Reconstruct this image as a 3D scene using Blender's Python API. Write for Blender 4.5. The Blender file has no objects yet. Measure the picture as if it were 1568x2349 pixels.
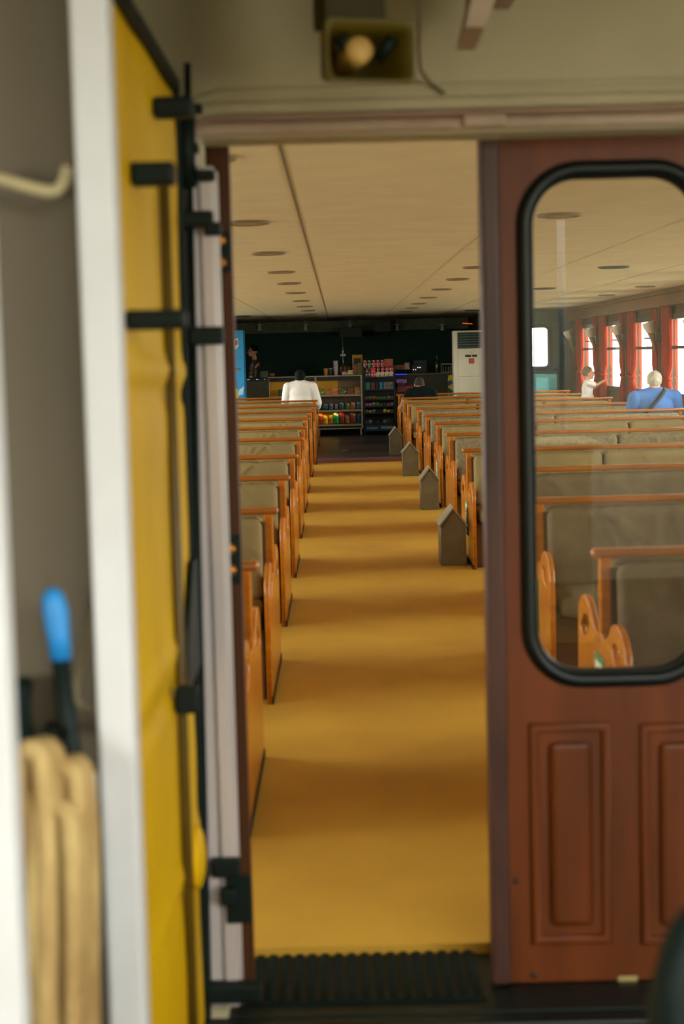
import bpy, bmesh, math, random
from mathutils import Vector, Matrix, noise

PI = math.pi
R = random.Random(7)
sc = bpy.context.scene
C = sc.collection

# ------------------------------------------------------------------ camera
F_PX = 3700.0
PITCH = math.atan(362.0 / F_PX)
ROLL = math.radians(1.43)
EYE = 1.6
fw = Vector((0, math.cos(PITCH), -math.sin(PITCH)))
up0 = Vector((0, math.sin(PITCH), math.cos(PITCH)))
rt0 = Vector((1, 0, 0))
rt = rt0 * math.cos(ROLL) - up0 * math.sin(ROLL)
up = up0 * math.cos(ROLL) + rt0 * math.sin(ROLL)
cam = bpy.data.cameras.new('camera')
cam.sensor_fit = 'VERTICAL'
cam.sensor_height = 36.0
cam.lens = F_PX / 2349.0 * 36.0
cam.clip_start = 0.05
cam.clip_end = 500
cam.dof.use_dof = True
cam.dof.focus_distance = 24.0
cam.dof.aperture_fstop = 3.4
co = bpy.data.objects.new('camera', cam)
C.objects.link(co)
M = Matrix((rt, up, -fw)).transposed().to_4x4()
M.translation = Vector((0, 0, EYE))
co.matrix_world = M
sc.camera = co


def P(px, py, y):
    """point of the place at distance y along the hall that the pixel shows"""
    d = rt * ((px - 784) / F_PX) - up * ((py - 1174.5) / F_PX) + fw
    d = d * (y / d.y)
    return Vector((d.x, y, EYE + d.z))


# ------------------------------------------------------------------ world, light, exposure
WORLD = 30.0
w = bpy.data.worlds.new('sky')
sc.world = w
w.use_nodes = True
nt = w.node_tree
bg = nt.nodes['Background']
tc = nt.nodes.new('ShaderNodeTexCoord')
sep = nt.nodes.new('ShaderNodeSeparateXYZ')
rmp = nt.nodes.new('ShaderNodeValToRGB')
nt.links.new(tc.outputs['Generated'], sep.inputs[0])
mr = nt.nodes.new('ShaderNodeMapRange')
mr.inputs['From Min'].default_value = -0.1
mr.inputs['From Max'].default_value = 1.0
nt.links.new(sep.outputs['Z'], mr.inputs['Value'])
nt.links.new(mr.outputs['Result'], rmp.inputs['Fac'])
rmp.color_ramp.elements[0].position = 0.05
rmp.color_ramp.elements[0].color = (1.0, 0.99, 0.89, 1)
rmp.color_ramp.elements[1].position = 0.8
rmp.color_ramp.elements[1].color = (0.84, 0.92, 0.92, 1)
nt.links.new(rmp.outputs['Color'], bg.inputs['Color'])
bg.inputs['Strength'].default_value = WORLD

sc.view_settings.view_transform = 'Standard'
sc.view_settings.look = 'None'
sc.view_settings.gamma = 1.0
sc.view_settings.use_curve_mapping = False
sc.view_settings.exposure = -0.45
sc.cycles.max_bounces = 7
sc.cycles.diffuse_bounces = 5
sc.cycles.glossy_bounces = 3
sc.cycles.transparent_max_bounces = 16
sc.cycles.use_denoising = True
sc.cycles.sample_clamp_indirect = 6.0


def area_light(name, loc, rot, sx, sy, power, color, portal=False):
    l = bpy.data.lights.new(name, 'AREA')
    l.shape = 'RECTANGLE'
    l.size, l.size_y = sx, sy
    l.energy = power
    l.color = color
    if portal:
        l.cycles.is_portal = True
    o = bpy.data.objects.new(name, l)
    o.location = loc
    o.rotation_euler = rot
    C.objects.link(o)
    return o


XR, XL = 4.45, -3.75           # side walls
BAY = 2.59
BAYS = [22.1 + BAY * k for k in range(-7, 4)]
HC = 2.35
# daylight enters by the side windows and by openings in the added deck enclosure
for i, b in enumerate(BAYS[:-1]):
    area_light('window_daylight', (XR + 0.10, b + BAY / 2, 1.47), (0, PI / 2, 0), 1.05, 2.0, 1, (1, 1, 1), True)
    area_light('window_daylight', (XL - 0.10, b + BAY / 2, 1.47), (0, -PI / 2, 0), 1.05, 2.0, 1, (1, 1, 1), True)
# openings (y0, y1, z0, z1) in the added side walls that dim the front light
OPEN_R = (-2.0, 0.4, 0.9, 2.3)
OPEN_L = (-2.6, -0.4, 0.9, 2.3)
OPEN_T = (0.3, 2.3, -2.6, -0.5)   # roof gap added to light the things mirrored in the door window (x0, x1, y0, y1)
area_light('deck_daylight', (1.3, -1.55, 2.88), (0, 0, 0), 2.0, 2.1, 1, (1, 1, 1), True)
area_light('deck_daylight', (3.06, (OPEN_R[0] + OPEN_R[1]) / 2, 1.65), (0, PI / 2, 0), 1.4, OPEN_R[1] - OPEN_R[0], 1, (1, 1, 1), True)
area_light('deck_daylight', (-3.06, (OPEN_L[0] + OPEN_L[1]) / 2, 1.65), (0, -PI / 2, 0), 1.4, OPEN_L[1] - OPEN_L[0], 1, (1, 1, 1), True)

# ------------------------------------------------------------------ helpers


def s2l(c):
    c /= 255.0
    return c / 12.92 if c <= 0.04045 else ((c + 0.055) / 1.055) ** 2.4


def col(r, g, b):
    return (s2l(r), s2l(g), s2l(b), 1.0)


def mat(name, c, rough=0.6, metal=0.0, c2=None, scale=8.0, stretch=(1, 1, 1), bump=0.0, bscale=60.0, spec=0.5,
        coat=0.0, emit=None, estr=0.0):
    m = bpy.data.materials.new(name)
    m.use_nodes = True
    n, l = m.node_tree.nodes, m.node_tree.links
    b = n['Principled BSDF']
    b.inputs['Roughness'].default_value = rough
    b.inputs['Metallic'].default_value = metal
    b.inputs['Specular IOR Level'].default_value = spec
    b.inputs['Coat Weight'].default_value = coat
    tcd = n.new('ShaderNodeTexCoord')
    mp = n.new('ShaderNodeMapping')
    mp.inputs['Scale'].default_value = stretch
    l.new(tcd.outputs['Object'], mp.inputs['Vector'])
    nz = n.new('ShaderNodeTexNoise')
    nz.inputs['Scale'].default_value = scale
    nz.inputs['Detail'].default_value = 5
    l.new(mp.outputs['Vector'], nz.inputs['Vector'])
    cr = n.new('ShaderNodeValToRGB')
    cr.color_ramp.elements[0].position = 0.35
    cr.color_ramp.elements[1].position = 0.65
    cr.color_ramp.elements[0].color = col(*c)
    cr.color_ramp.elements[1].color = col(*(c2 or tuple(min(255, v * 1.06 + 2) for v in c)))
    l.new(nz.outputs['Fac'], cr.inputs['Fac'])
    l.new(cr.outputs['Color'], b.inputs['Base Color'])
    if bump:
        n2 = n.new('ShaderNodeTexNoise')
        n2.inputs['Scale'].default_value = bscale
        l.new(tcd.outputs['Object'], n2.inputs['Vector'])
        bp = n.new('ShaderNodeBump')
        bp.inputs['Strength'].default_value = bump
        bp.inputs['Distance'].default_value = 0.01
        l.new(n2.outputs['Fac'], bp.inputs['Height'])
        l.new(bp.outputs['Normal'], b.inputs['Normal'])
    if emit:
        b.inputs['Emission Color'].default_value = col(*emit)
        b.inputs['Emission Strength'].default_value = estr
    return m


def glass_mat(name, refl=1.0, tint=(255, 255, 255)):
    m = bpy.data.materials.new(name)
    m.use_nodes = True
    n, l = m.node_tree.nodes, m.node_tree.links
    n.remove(n['Principled BSDF'])
    out = n['Material Output']
    tr = n.new('ShaderNodeBsdfTransparent')
    tr.inputs['Color'].default_value = col(*tint)
    gl = n.new('ShaderNodeBsdfGlossy')
    gl.inputs['Roughness'].default_value = 0.0
    fr = n.new('ShaderNodeFresnel')
    fr.inputs['IOR'].default_value = 1.5
    mu = n.new('ShaderNodeMath')
    mu.operation = 'MULTIPLY'
    mu.inputs[1].default_value = refl
    l.new(fr.outputs[0], mu.inputs[0])
    mx = n.new('ShaderNodeMixShader')
    l.new(mu.outputs[0], mx.inputs['Fac'])
    l.new(tr.outputs[0], mx.inputs[1])
    l.new(gl.outputs[0], mx.inputs[2])
    l.new(mx.outputs[0], out.inputs['Surface'])
    return m


def print_mat(name, c1, c2, c3, scale=22.0):
    """printed packet: a ground colour with irregular blocks of two others"""
    c1, c2, c3 = (tuple(min(255, int(v * 1.35)) for v in c) for c in (c1, c2, c3))
    m = bpy.data.materials.new(name)
    m.use_nodes = True
    n, l = m.node_tree.nodes, m.node_tree.links
    b = n['Principled BSDF']
    b.inputs['Roughness'].default_value = 0.4
    tcd = n.new('ShaderNodeTexCoord')
    v = n.new('ShaderNodeTexVoronoi')
    v.inputs['Scale'].default_value = scale
    l.new(tcd.outputs['Object'], v.inputs['Vector'])
    s = n.new('ShaderNodeSeparateColor')
    l.new(v.outputs['Color'], s.inputs[0])
    cr = n.new('ShaderNodeValToRGB')
    cr.color_ramp.interpolation = 'CONSTANT'
    cr.color_ramp.elements[0].color = col(*c1)
    cr.color_ramp.elements[1].position = 0.62
    cr.color_ramp.elements[1].color = col(*c2)
    e = cr.color_ramp.elements.new(0.84)
    e.color = col(*c3)
    l.new(s.outputs[0], cr.inputs['Fac'])
    l.new(cr.outputs['Color'], b.inputs['Base Color'])
    return m


def tag(o, label=None, cat=None, group=None, kind=None):
    if label:
        o['label'] = label
    if cat:
        o['category'] = cat
    if group:
        o['group'] = group
    if kind:
        o['kind'] = kind
    return o


def thing(name, label, cat, loc=(0, 0, 0), rotz=0.0, group=None):
    o = bpy.data.objects.new(name, None)
    C.objects.link(o)
    o.location = loc
    o.rotation_euler = (0, 0, rotz)
    o.empty_display_size = 0.1
    return tag(o, label, cat, group)


def obj(name, bm, m, parent=None, smooth=False, loc=None):
    me = bpy.data.meshes.new(name)
    if isinstance(bm, bmesh.types.BMesh):
        bmesh.ops.recalc_face_normals(bm, faces=bm.faces[:])
        bm.to_mesh(me)
        bm.free()
    else:
        me = bm
        me.name = name
    if smooth:
        for p in me.polygons:
            p.use_smooth = True
    for mm in (m if isinstance(m, (list, tuple)) else [m]):
        me.materials.append(mm)
    o = bpy.data.objects.new(name, me)
    C.objects.link(o)
    if parent:
        o.parent = parent
    if loc is not None:
        o.location = loc
    return o


def dup(root, loc, rotz=None, label=None, skip=()):
    r = root.copy()
    C.objects.link(r)
    r.location = loc
    if rotz is not None:
        r.rotation_euler = (0, 0, rotz)
    if label:
        r['label'] = label
    for ch in list(root.children):
        if ch.name.split('.')[0] in skip:
            continue
        c = ch.copy()
        C.objects.link(c)
        c.parent = r
        for g in list(ch.children):
            d = g.copy()
            C.objects.link(d)
            d.parent = c
    return r


def struct(name, bm, m, smooth=False, parent=None):
    o = obj(name, bm, m, parent, smooth)
    if parent is None:
        o['kind'] = 'structure'
    return o


def B():
    return bmesh.new()


def box(bm, x0, x1, y0, y1, z0, z1, bev=0.0, seg=2, rot=None, mi=0):
    g = bmesh.ops.create_cube(bm, size=1.0)
    vs = g['verts']
    c = Vector(((x0 + x1) / 2, (y0 + y1) / 2, (z0 + z1) / 2))
    for v in vs:
        v.co = Vector((v.co.x * (x1 - x0), v.co.y * (y1 - y0), v.co.z * (z1 - z0)))
    fs = list({f for v in vs for f in v.link_faces})
    if bev:
        es = list({e for v in vs for e in v.link_edges})
        rr = bmesh.ops.bevel(bm, geom=vs + es, offset=bev, segments=seg, profile=0.5, affect='EDGES')
        vs = list({v for v in rr['verts']})
        fs = list({f for v in vs for f in v.link_faces})
        vs = list({v for f in fs for v in f.verts})
    for f in fs:
        f.material_index = mi
    for v in vs:
        if rot is not None:
            v.co = rot @ v.co
        v.co = v.co + c
    return vs


def lathe(bm, prof, cx=0, cy=0, cz=0, seg=24, axis='Z', mi=0):
    rings = []
    for r_, h in prof:
        ring = []
        for k in range(seg):
            a = 2 * PI * k / seg
            p = (r_ * math.cos(a), r_ * math.sin(a), h)
            if axis == 'Y':
                p = (p[0], p[2], p[1])
            elif axis == 'X':
                p = (p[2], p[0], p[1])
            ring.append(bm.verts.new((cx + p[0], cy + p[1], cz + p[2])))
        rings.append(ring)
    for a, b in zip(rings[:-1], rings[1:]):
        for k in range(seg):
            f = bm.faces.new((a[k], a[(k + 1) % seg], b[(k + 1) % seg], b[k]))
            f.material_index = mi
    for ring in (rings[0], rings[-1]):
        try:
            bm.faces.new(ring).material_index = mi
        except ValueError:
            pass


def tube(bm, pts, r, seg=10, closed=False, rx=None, up_hint=Vector((0, 0, 1))):
    """sweep a circle (radius r or a list; rx squashes) along pts"""
    pts = [Vector(p) for p in pts]
    n = len(pts)
    rings = []
    pu = None
    for i, p in enumerate(pts):
        a = pts[(i - 1) % n] if (closed or i > 0) else p
        b = pts[(i + 1) % n] if (closed or i < n - 1) else p
        t = (b - a).normalized()
        if pu is None:
            u = up_hint - t * up_hint.dot(t)
            if u.length < 1e-3:
                u = Vector((1, 0, 0)) - t * t.x
        else:
            u = pu - t * pu.dot(t)
        u.normalize()
        pu = u
        v = t.cross(u)
        rr = r[i] if isinstance(r, (list, tuple)) else r
        r2 = rr if rx is None else rx
        rings.append([bm.verts.new(p + u * (rr * math.cos(2 * PI * k / seg)) + v * (r2 * math.sin(2 * PI * k / seg)))
                      for k in range(seg)])
    m_ = n if closed else n - 1
    for i in range(m_):
        a, b = rings[i], rings[(i + 1) % n]
        for k in range(seg):
            bm.faces.new((a[k], a[(k + 1) % seg], b[(k + 1) % seg], b[k]))
    if not closed:
        bm.faces.new(rings[0])
        bm.faces.new(rings[-1])


def prism(outer, holes, t, bev=0.0, plane='YZ'):
    """flat shape with holes and thickness t, centred on its plane -> mesh"""
    cu = bpy.data.curves.new('c', 'CURVE')
    cu.dimensions = '2D'
    cu.fill_mode = 'BOTH'
    cu.extrude = max(t / 2 - bev, 0.0005)
    cu.bevel_depth = bev
    cu.bevel_resolution = 2
    cu.offset = -bev
    for poly in [outer] + list(holes):
        s = cu.splines.new('POLY')
        s.points.add(len(poly) - 1)
        for p, q in zip(s.points, poly):
            p.co = (q[0], q[1], 0, 1)
        s.use_cyclic_u = True
    o = bpy.data.objects.new('c', cu)
    C.objects.link(o)
    bpy.context.view_layer.update()
    dg = bpy.context.evaluated_depsgraph_get()
    me = bpy.data.meshes.new_from_object(o.evaluated_get(dg))
    bpy.data.objects.remove(o)
    bpy.data.curves.remove(cu)
    me.materials.clear()
    for v in me.vertices:
        x, y, z = v.co
        v.co = (z, x, y) if plane == 'YZ' else ((x, z, y) if plane == 'XZ' else (x, y, z))
    bm = bmesh.new()
    bm.from_mesh(me)
    bmesh.ops.remove_doubles(bm, verts=bm.verts[:], dist=0.0002)
    return bm


def rrect(x0, x1, y0, y1, r, n=8):
    pts = []
    for cx, cy, a0 in ((x1 - r, y1 - r, 0), (x0 + r, y1 - r, 90), (x0 + r, y0 + r, 180), (x1 - r, y0 + r, 270)):
        for k in range(n + 1):
            a = math.radians(a0 + 90 * k / n)
            pts.append((cx + r * math.cos(a), cy + r * math.sin(a)))
    return pts


def oval(cx, cy, a, b, rot=0, n=20):
    cr, sr = math.cos(rot), math.sin(rot)
    return [(cx + a * math.cos(t) * cr - b * math.sin(t) * sr, cy + a * math.cos(t) * sr + b * math.sin(t) * cr)
            for t in (2 * PI * k / n for k in range(n))]


def pad(bm, x0, x1, y0, y1, z0, z1, r, nx=24, ny=4, nz=10, f=None):
    """soft cushion: a box with rounded edges, f moves its points"""
    g = bmesh.ops.create_grid(bm, x_segments=1, y_segments=1, size=0.5)
    bmesh.ops.delete(bm, geom=g['verts'], context='VERTS')
    cx, cy, cz = (x0 + x1) / 2, (y0 + y1) / 2, (z0 + z1) / 2
    hx, hy, hz = (x1 - x0) / 2, (y1 - y0) / 2, (z1 - z0) / 2
    vd = {}

    def vert(i, j, k):
        key = (i, j, k)
        if key not in vd:
            def axis(t, h, n_):
                return (2.0 * t / n_ - 1.0) * h
            p = Vector((axis(i, hx, nx), axis(j, hy, ny), axis(k, hz, nz)))
            q = Vector((max(-hx + r, min(hx - r, p.x)), max(-hy + min(r, hy * .98), min(hy - min(r, hy * .98), p.y)),
                        max(-hz + r, min(hz - r, p.z))))
            d = p - q
            if d.length > 1e-6:
                rr = min(r, hy * .98)
                dd = Vector((d.x / r, d.y / rr, d.z / r))
                m_ = max(abs(dd.x), abs(dd.y), abs(dd.z))
                dd = dd.normalized() * m_
                p = q + Vector((dd.x * r, dd.y * rr, dd.z * r))
            p = p + Vector((cx, cy, cz))
            if f:
                p = f(p)
            vd[key] = bm.verts.new(p)
        return vd[key]
    for i in range(nx):
        for j in range(ny):
            for k in (0, nz):
                bm.faces.new((vert(i, j, k), vert(i + 1, j, k), vert(i + 1, j + 1, k), vert(i, j + 1, k)))
    for i in range(nx):
        for k in range(nz):
            for j in (0, ny):
                bm.faces.new((vert(i, j, k), vert(i + 1, j, k), vert(i + 1, j, k + 1), vert(i, j, k + 1)))
    for j in range(ny):
        for k in range(nz):
            for i in (0, nx):
                bm.faces.new((vert(i, j, k), vert(i, j + 1, k), vert(i, j + 1, k + 1), vert(i, j, k + 1)))


# ------------------------------------------------------------------ materials
m_floor = mat('yellow_carpet', (196, 150, 48), 0.62, c2=(180, 134, 42), scale=1.3, bump=0.25, bscale=260, spec=0.35)
m_dfloor = mat('dark_shop_floor', (44, 38, 40), 0.28, c2=(30, 30, 32), scale=2.0)
m_mauve = mat('mauve_floor_strip', (120, 62, 74), 0.4, c2=(96, 50, 60), scale=6)
m_ceil = mat('cream_ceiling', (220, 203, 162), 0.75, c2=(212, 195, 154), scale=3, bump=0.05, bscale=150)
m_seam = mat('seam', (104, 88, 60), 0.8)
m_seam2 = mat('faint_seam', (176, 160, 124), 0.8)
m_wallw = mat('wall_wood', (80, 46, 20), 0.5, spec=.2, c2=(74, 42, 20), scale=5, stretch=(1, 1, 0.15))
m_darkwall = mat('dark_shop_wall', (34, 72, 56), 0.8, c2=(28, 62, 48), scale=3)
m_bulk = mat('beige_paint', (176, 164, 132), 0.55, c2=(168, 156, 124), scale=2)
m_bulk2 = mat('pinkish_trim_paint', (176, 152, 132), 0.5, c2=(160, 136, 116), scale=6)
m_white = mat('white_paint', (204, 204, 206), 0.5, spec=.3, c2=(192, 190, 190), scale=3)
m_whitegrey = mat('worn_white_paint', (196, 186, 184), 0.4, c2=(176, 166, 164), scale=8, stretch=(1, 1, .2))
m_grey = mat('grey_panel_paint', (94, 82, 64), 0.6, c2=(88, 78, 60), scale=2)
m_yel = mat('yellow_vinyl', (224, 178, 0), 0.6, c2=(210, 162, 0), spec=0.2, scale=2.5, bump=0.1, bscale=8)
m_yeld = mat('dull_olive_rod', (92, 70, 14), 0.5, c2=(78, 60, 14), scale=6)
m_black = mat('dark_green_black_rubber', (8, 24, 21), 0.55, c2=(6, 18, 16), scale=10, spec=0.2)
m_gasket = mat('black_rubber_gasket', (6, 18, 17), 0.42, c2=(5, 14, 14), scale=10, spec=0.35)
m_doorw = mat('varnished_door_wood', (116, 55, 12), 0.45, c2=(92, 43, 8), scale=3, stretch=(3, 3, 0.4), spec=0.3)
m_doorr = mat('red_brown_door_wood', (76, 42, 18), 0.55, spec=.15, c2=(60, 33, 14), scale=4, stretch=(3, 3, 0.3))
m_stile = mat('dark_plum_edge_strip', (84, 54, 44), 0.4, spec=.3, c2=(58, 38, 34), scale=2.2, stretch=(2, 2, 1))
m_brass = mat('brass', (190, 120, 30), 0.35, metal=0.7, c2=(160, 96, 26))
m_wood = mat('honey_wood', (190, 114, 20), 0.22, c2=(168, 94, 15), scale=6, stretch=(1, 1, 4), coat=0.1, spec=.5)
m_railw = mat('rail_wood', (170, 100, 28), 0.3, c2=(142, 80, 22), scale=6, stretch=(.4, 3, 3), coat=0.05, spec=.3)
m_basew = mat('bench_base_wood', (98, 62, 20), 0.5, c2=(80, 50, 18), scale=5)
m_fab = mat('beige_upholstery', (140, 123, 82), 0.95, c2=(130, 113, 76), scale=4, bump=0.3, bscale=350, spec=0.1)
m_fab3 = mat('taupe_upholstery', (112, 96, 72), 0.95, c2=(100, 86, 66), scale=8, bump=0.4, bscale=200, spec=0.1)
m_fab2 = mat('grey_beige_upholstery', (134, 120, 90), 0.95, c2=(114, 102, 76), scale=30, bump=0.4, bscale=120, spec=0.1)
m_stick = mat('green_sticker', (60, 128, 84), 0.5)
m_stickw = mat('white_sticker', (214, 214, 186), 0.5)
m_stickd = mat('sticker_print', (40, 66, 48), 0.5)
m_bin = mat('grey_brown_bin_metal', (112, 100, 72), 0.5, c2=(96, 86, 62), scale=7, bump=.1, bscale=20)
m_binlid = mat('grey_bin_lid', (146, 138, 114), 0.4, c2=(128, 120, 98), scale=9)
m_curt = mat('red_curtain', (134, 29, 8), 0.9, c2=(98, 17, 6), scale=5, stretch=(1, 1, .2), spec=0.1)
m_sconce = mat('sconce_glass', (214, 204, 180), 0.4)
m_swood = mat('sconce_wood', (122, 72, 36), 0.5)
m_frame = mat('window_frame_dark', (22, 34, 28), 0.4)
m_glass = glass_mat('window_glass', 0.6)
m_glassd = glass_mat('door_glass', 1.1)
m_skin = mat('skin', (206, 150, 118), 0.55, c2=(196, 138, 106), scale=9)
m_skin2 = mat('skin_tanned', (188, 134, 104), 0.55, c2=(176, 122, 92), scale=9)
m_hblack = mat('black_hair', (14, 22, 18), 0.8, spec=.1, c2=(8, 15, 13), scale=40, bump=.5, bscale=200)
m_hbuzz = mat('cropped_hair', (62, 54, 44), 0.8, spec=.1, c2=(48, 44, 38), scale=40)
m_hgrey = mat('grey_hair', (204, 196, 172), 0.7, c2=(160, 150, 126), scale=60, stretch=(1, 1, .3), bump=.6, bscale=160)
m_hbrown = mat('brown_hair', (112, 92, 66), 0.8, c2=(90, 72, 50), scale=40)
m_tw = mat('white_shirt', (232, 228, 220), 0.9, c2=(222, 216, 206), scale=5, bump=.2, bscale=18)
m_tb = mat('blue_shirt', (72, 120, 182), 0.9, c2=(62, 108, 170), scale=5, bump=.25, bscale=18)
m_td = mat('black_shirt', (12, 24, 22), 0.95, spec=.1, c2=(11, 22, 21))
m_camo = print_mat('patterned_dark_shirt', (30, 36, 28), (70, 60, 44), (96, 40, 32), 26)
m_pants = mat('dark_trousers', (44, 48, 54), 0.9)
m_pantsb = mat('beige_trousers', (130, 120, 96), 0.9)
m_strap = mat('black_strap', (16, 20, 18), 0.7)
m_steel = mat('steel', (150, 150, 140), 0.3, metal=0.8)
m_shelf = mat('shelf_metal', (176, 158, 128), 0.5, c2=(160, 144, 116))
m_backy = mat('tube_glow_shelf_back', (168, 134, 44), 0.8, c2=(150, 118, 40), scale=4)  # yellow glow of the tubes put into the panel colour
m_backg = mat('mauve_grey_shelf_back', (120, 100, 84), 0.8, c2=(108, 90, 76), scale=4)
m_dcab = mat('dark_cabinet', (20, 32, 26), 0.5, c2=(15, 26, 21))
m_brcab = mat('olive_brown_cabinet', (58, 52, 26), 0.6, c2=(46, 44, 24), scale=6)
m_rope = mat('rope', (186, 160, 104), 0.85, c2=(150, 118, 70), scale=24, stretch=(1, 1, .25), bump=.6, bscale=60)
m_blue = mat('blue_grip', (34, 136, 206), 0.5, c2=(24, 120, 190))

# ------------------------------------------------------------------ setting
YF0, YD = 3.86, 24.0     # bulkhead plane and the end of the yellow floor
bm = B()
box(bm, XL, XR, 4.245, 23.9, -0.10, 0.0)
struct('floor', bm, m_floor)
bm = B()
box(bm, XL, XR, 24.9, 36.6, -0.10, 0.0)
struct('floor', bm, m_dfloor)
bm = B()
box(bm, XL, XR, 23.9, 24.9, -0.10, 0.002)
struct('trim_1', bm, m_mauve)
bm = B()
box(bm, XL - .1, XR + .1, 4.12, 36.6, HC, HC + 0.1)
ce = struct('ceiling', bm, m_ceil)
for k, x in enumerate((-2.43, -1.3, -0.19, 0.94, 2.07, 3.2)):
    bm = B()
    box(bm, x - .006, x + .006, 4.2, 36.4, HC - .003, HC + .01)
    struct('trim_%d' % (k + 2), bm, m_seam if k == 2 else m_seam2)

# dark recess of the shop
bm = B()
box(bm, XL, 3.0, 36.4, 36.6, 0, HC)
struct('wall_back', bm, m_darkwall)
bm = B()
box(bm, XL, 2.9, 36.0, 36.39, 2.13, HC - .01)
box(bm, XL, 2.9, 35.9, 36.0, 2.10, 2.14)
struct('trim_8', bm, mat('dim_green_fascia', (118, 128, 98), 0.6, c2=(104, 114, 86)))
# bulkhead between shop and side passage on the right, with its door
bm = B()
box(bm, 2.95, 3.05, 31.2, 36.4, 0, HC)
box(bm, 2.95, 3.42, 31.1, 31.2, 0, HC)
box(bm, 3.42, XR, 31.1, 31.2, 2.10, HC)
box(bm, 4.26, XR, 31.1, 31.2, 0, 2.10)
struct('wall_side_passage', bm, m_darkwall)
d3 = thing('door_3', None, None)
d3['kind'] = 'structure'
wx0, wx1 = P(1212, 800, 31.1).x, P(1259, 800, 31.1).x
bmq = prism([(3.42, .01), (4.26, .01), (4.26, 2.10), (3.42, 2.10)], [rrect(wx0, wx1, 1.24, 2.04, .10)], .05, .003, 'XZ')
for v in bmq.verts:
    v.co.y += 31.13
obj('door_board', bmq, m_darkwall, d3)
bm = B()
tube(bm, [(x, 31.10, z) for x, z in rrect(wx0, wx1, 1.24, 2.04, .10)], .03, 10, True, rx=.02, up_hint=Vector((1, 0, 0)))
obj('window_rim', bm, m_frame, d3, True)
bmq = prism(rrect(wx0, wx1, 1.24, 2.04, .10), [], .006, 0, 'XZ')
for v in bmq.verts:
    v.co.y += 31.13
obj('glass', bmq, m_glass, d3)
bm = B()
tube(bm, [(wx1 + .10, 31.08, 1.00), (wx1 + .10, 31.04, 1.02), (wx1 + .10, 31.04, 1.18), (wx1 + .10, 31.08, 1.20)], .012, 8)
obj('door_handle', bm, m_steel, d3, True)


def side_wall(name, x, out, z0=0.92, z1=2.0):
    """wall with one rounded opening per bay"""
    bm = B()
    t0, t1 = (x, x + 0.12 * out)
    a, b = min(t0, t1), max(t0, t1)
    box(bm, a, b, 4.12, 37, 0, z0)
    box(bm, a, b, 4.12, 37, z1, HC)
    prev = 4.12
    for q in BAYS[:-1]:
        box(bm, a, b, prev, q + .3, z0, z1)
        prev = q + BAY - .3
    box(bm, a, b, prev, 37, z0, z1)
    return struct(name, bm, m_wallw)


side_wall('wall_right', XR, 1)
side_wall('wall_left', XL, -1)
nwin = 0
for side, x, out in (('r', XR, 1), ('l', XL, -1)):
    for q in BAYS[:-1]:
        nwin += 1
        wd = thing('window_%d' % nwin, None, None)
        wd['kind'] = 'structure'
        y0, y1 = q + .3, q + BAY - .3
        fr = prism(rrect(y0 - .03, y1 + .03, .90, 2.02, .10), [rrect(y0 + .05, y1 - .05, .98, 1.95, .09)], 0.05, 0.006)
        for v in fr.verts:
            v.co.x += x - 0.02 * out
        obj('window_frame', fr, m_frame, wd)
        bm = B()
        box(bm, min(x - .03 * out, x + .01 * out), max(x - .03 * out, x + .01 * out), y0 + .03, y1 - .03, 1.56, 1.60)
        obj('glazing_bar', bm, m_frame, wd)
        bm = B()
        xx = x + .02 * out
        vs = [bm.verts.new((xx, yy, zz)) for yy, zz in ((y0, .93), (y1, .93), (y1, 2.0), (y0, 2.0))]
        bm.faces.new(vs)
        obj('glass', bm, m_glass, wd)
# posts between bays and valance along the right wall
for k, q in enumerate(BAYS):
    bm = B()
    box(bm, XR - .055, XR, q - .07, q + .07, 0, 2.3, .008)
    box(bm, XR - .075, XR - .05, q - .03, q + .03, 0, 2.3, .004)
    struct('trim_%d' % (9 + k), bm, m_wallw)
bm = B()
box(bm, XR - .10, XR, 4.13, 31.05, 2.13, 2.29, .01)
box(bm, XR - .14, XR, 4.13, 31.05, 2.29, HC, .006)
struct('trim_20', bm, mat('valance_wood', (110, 66, 20), 0.5, spec=.2, c2=(84, 48, 15), scale=3, stretch=(1, .2, 1)))

# ------------------------------------------------------------------ ceiling downlights
m_rim = mat('downlight_rim', (118, 100, 70), 0.5)
m_dark = mat('downlight_recess', (26, 34, 28), 0.6)


def downlight(x, y, label, open_=False):
    t = thing('ceiling_downlight', label, 'ceiling light', (x, y, HC), 0, 'round downlights in the cream ceiling')
    bm = B()
    r = 0.125 if not open_ else .145
    lathe(bm, [(r, 0.0), (r, -.012), (r - .018, -.016), (r - .024, -.006), (r - .024, 0)], seg=28)
    obj('rim', bm, m_rim if not open_ else m_dark, t, True)
    bm = B()
    lathe(bm, [(r - .026, -.001), (r - .03, -.009), (0.001, -.009)], seg=28)
    obj('diffuser', bm, m_dark if open_ else mat_diff, t, True)
    return t


mat_diff = mat('downlight_diffuser', (170, 148, 104), 0.4)
ordn = ['first', 'second', 'third', 'fourth', 'fifth', 'sixth', 'seventh', 'eighth', 'ninth', 'tenth', 'eleventh',
        'twelfth', 'thirteenth', 'fourteenth', 'fifteenth']
ys = [6.18, 9.16, 11.9, 14.6, 16.9, 19.5, 22.4, 25.0, 27.4, 29.6, 32.0]
for i, y in enumerate(ys):
    downlight(-.49, y, 'thin round ceiling disc above the left edge of the aisle, %s one from the doorway' % ordn[i])
for i, y in enumerate([9.16, 11.9, 14.6, 16.9, 19.5, 22.4, 25.0, 27.4, 29.6]):
    downlight(1.26, y, 'thin round ceiling disc above the right-side benches near the aisle, %s from the doorway' % ordn[i])
for i, y in enumerate([20.3, 23.2]):
    downlight(3.85, y, 'thin round ceiling disc close to the curtained windows, the %s one' % ('nearer', 'farther')[i])
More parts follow.
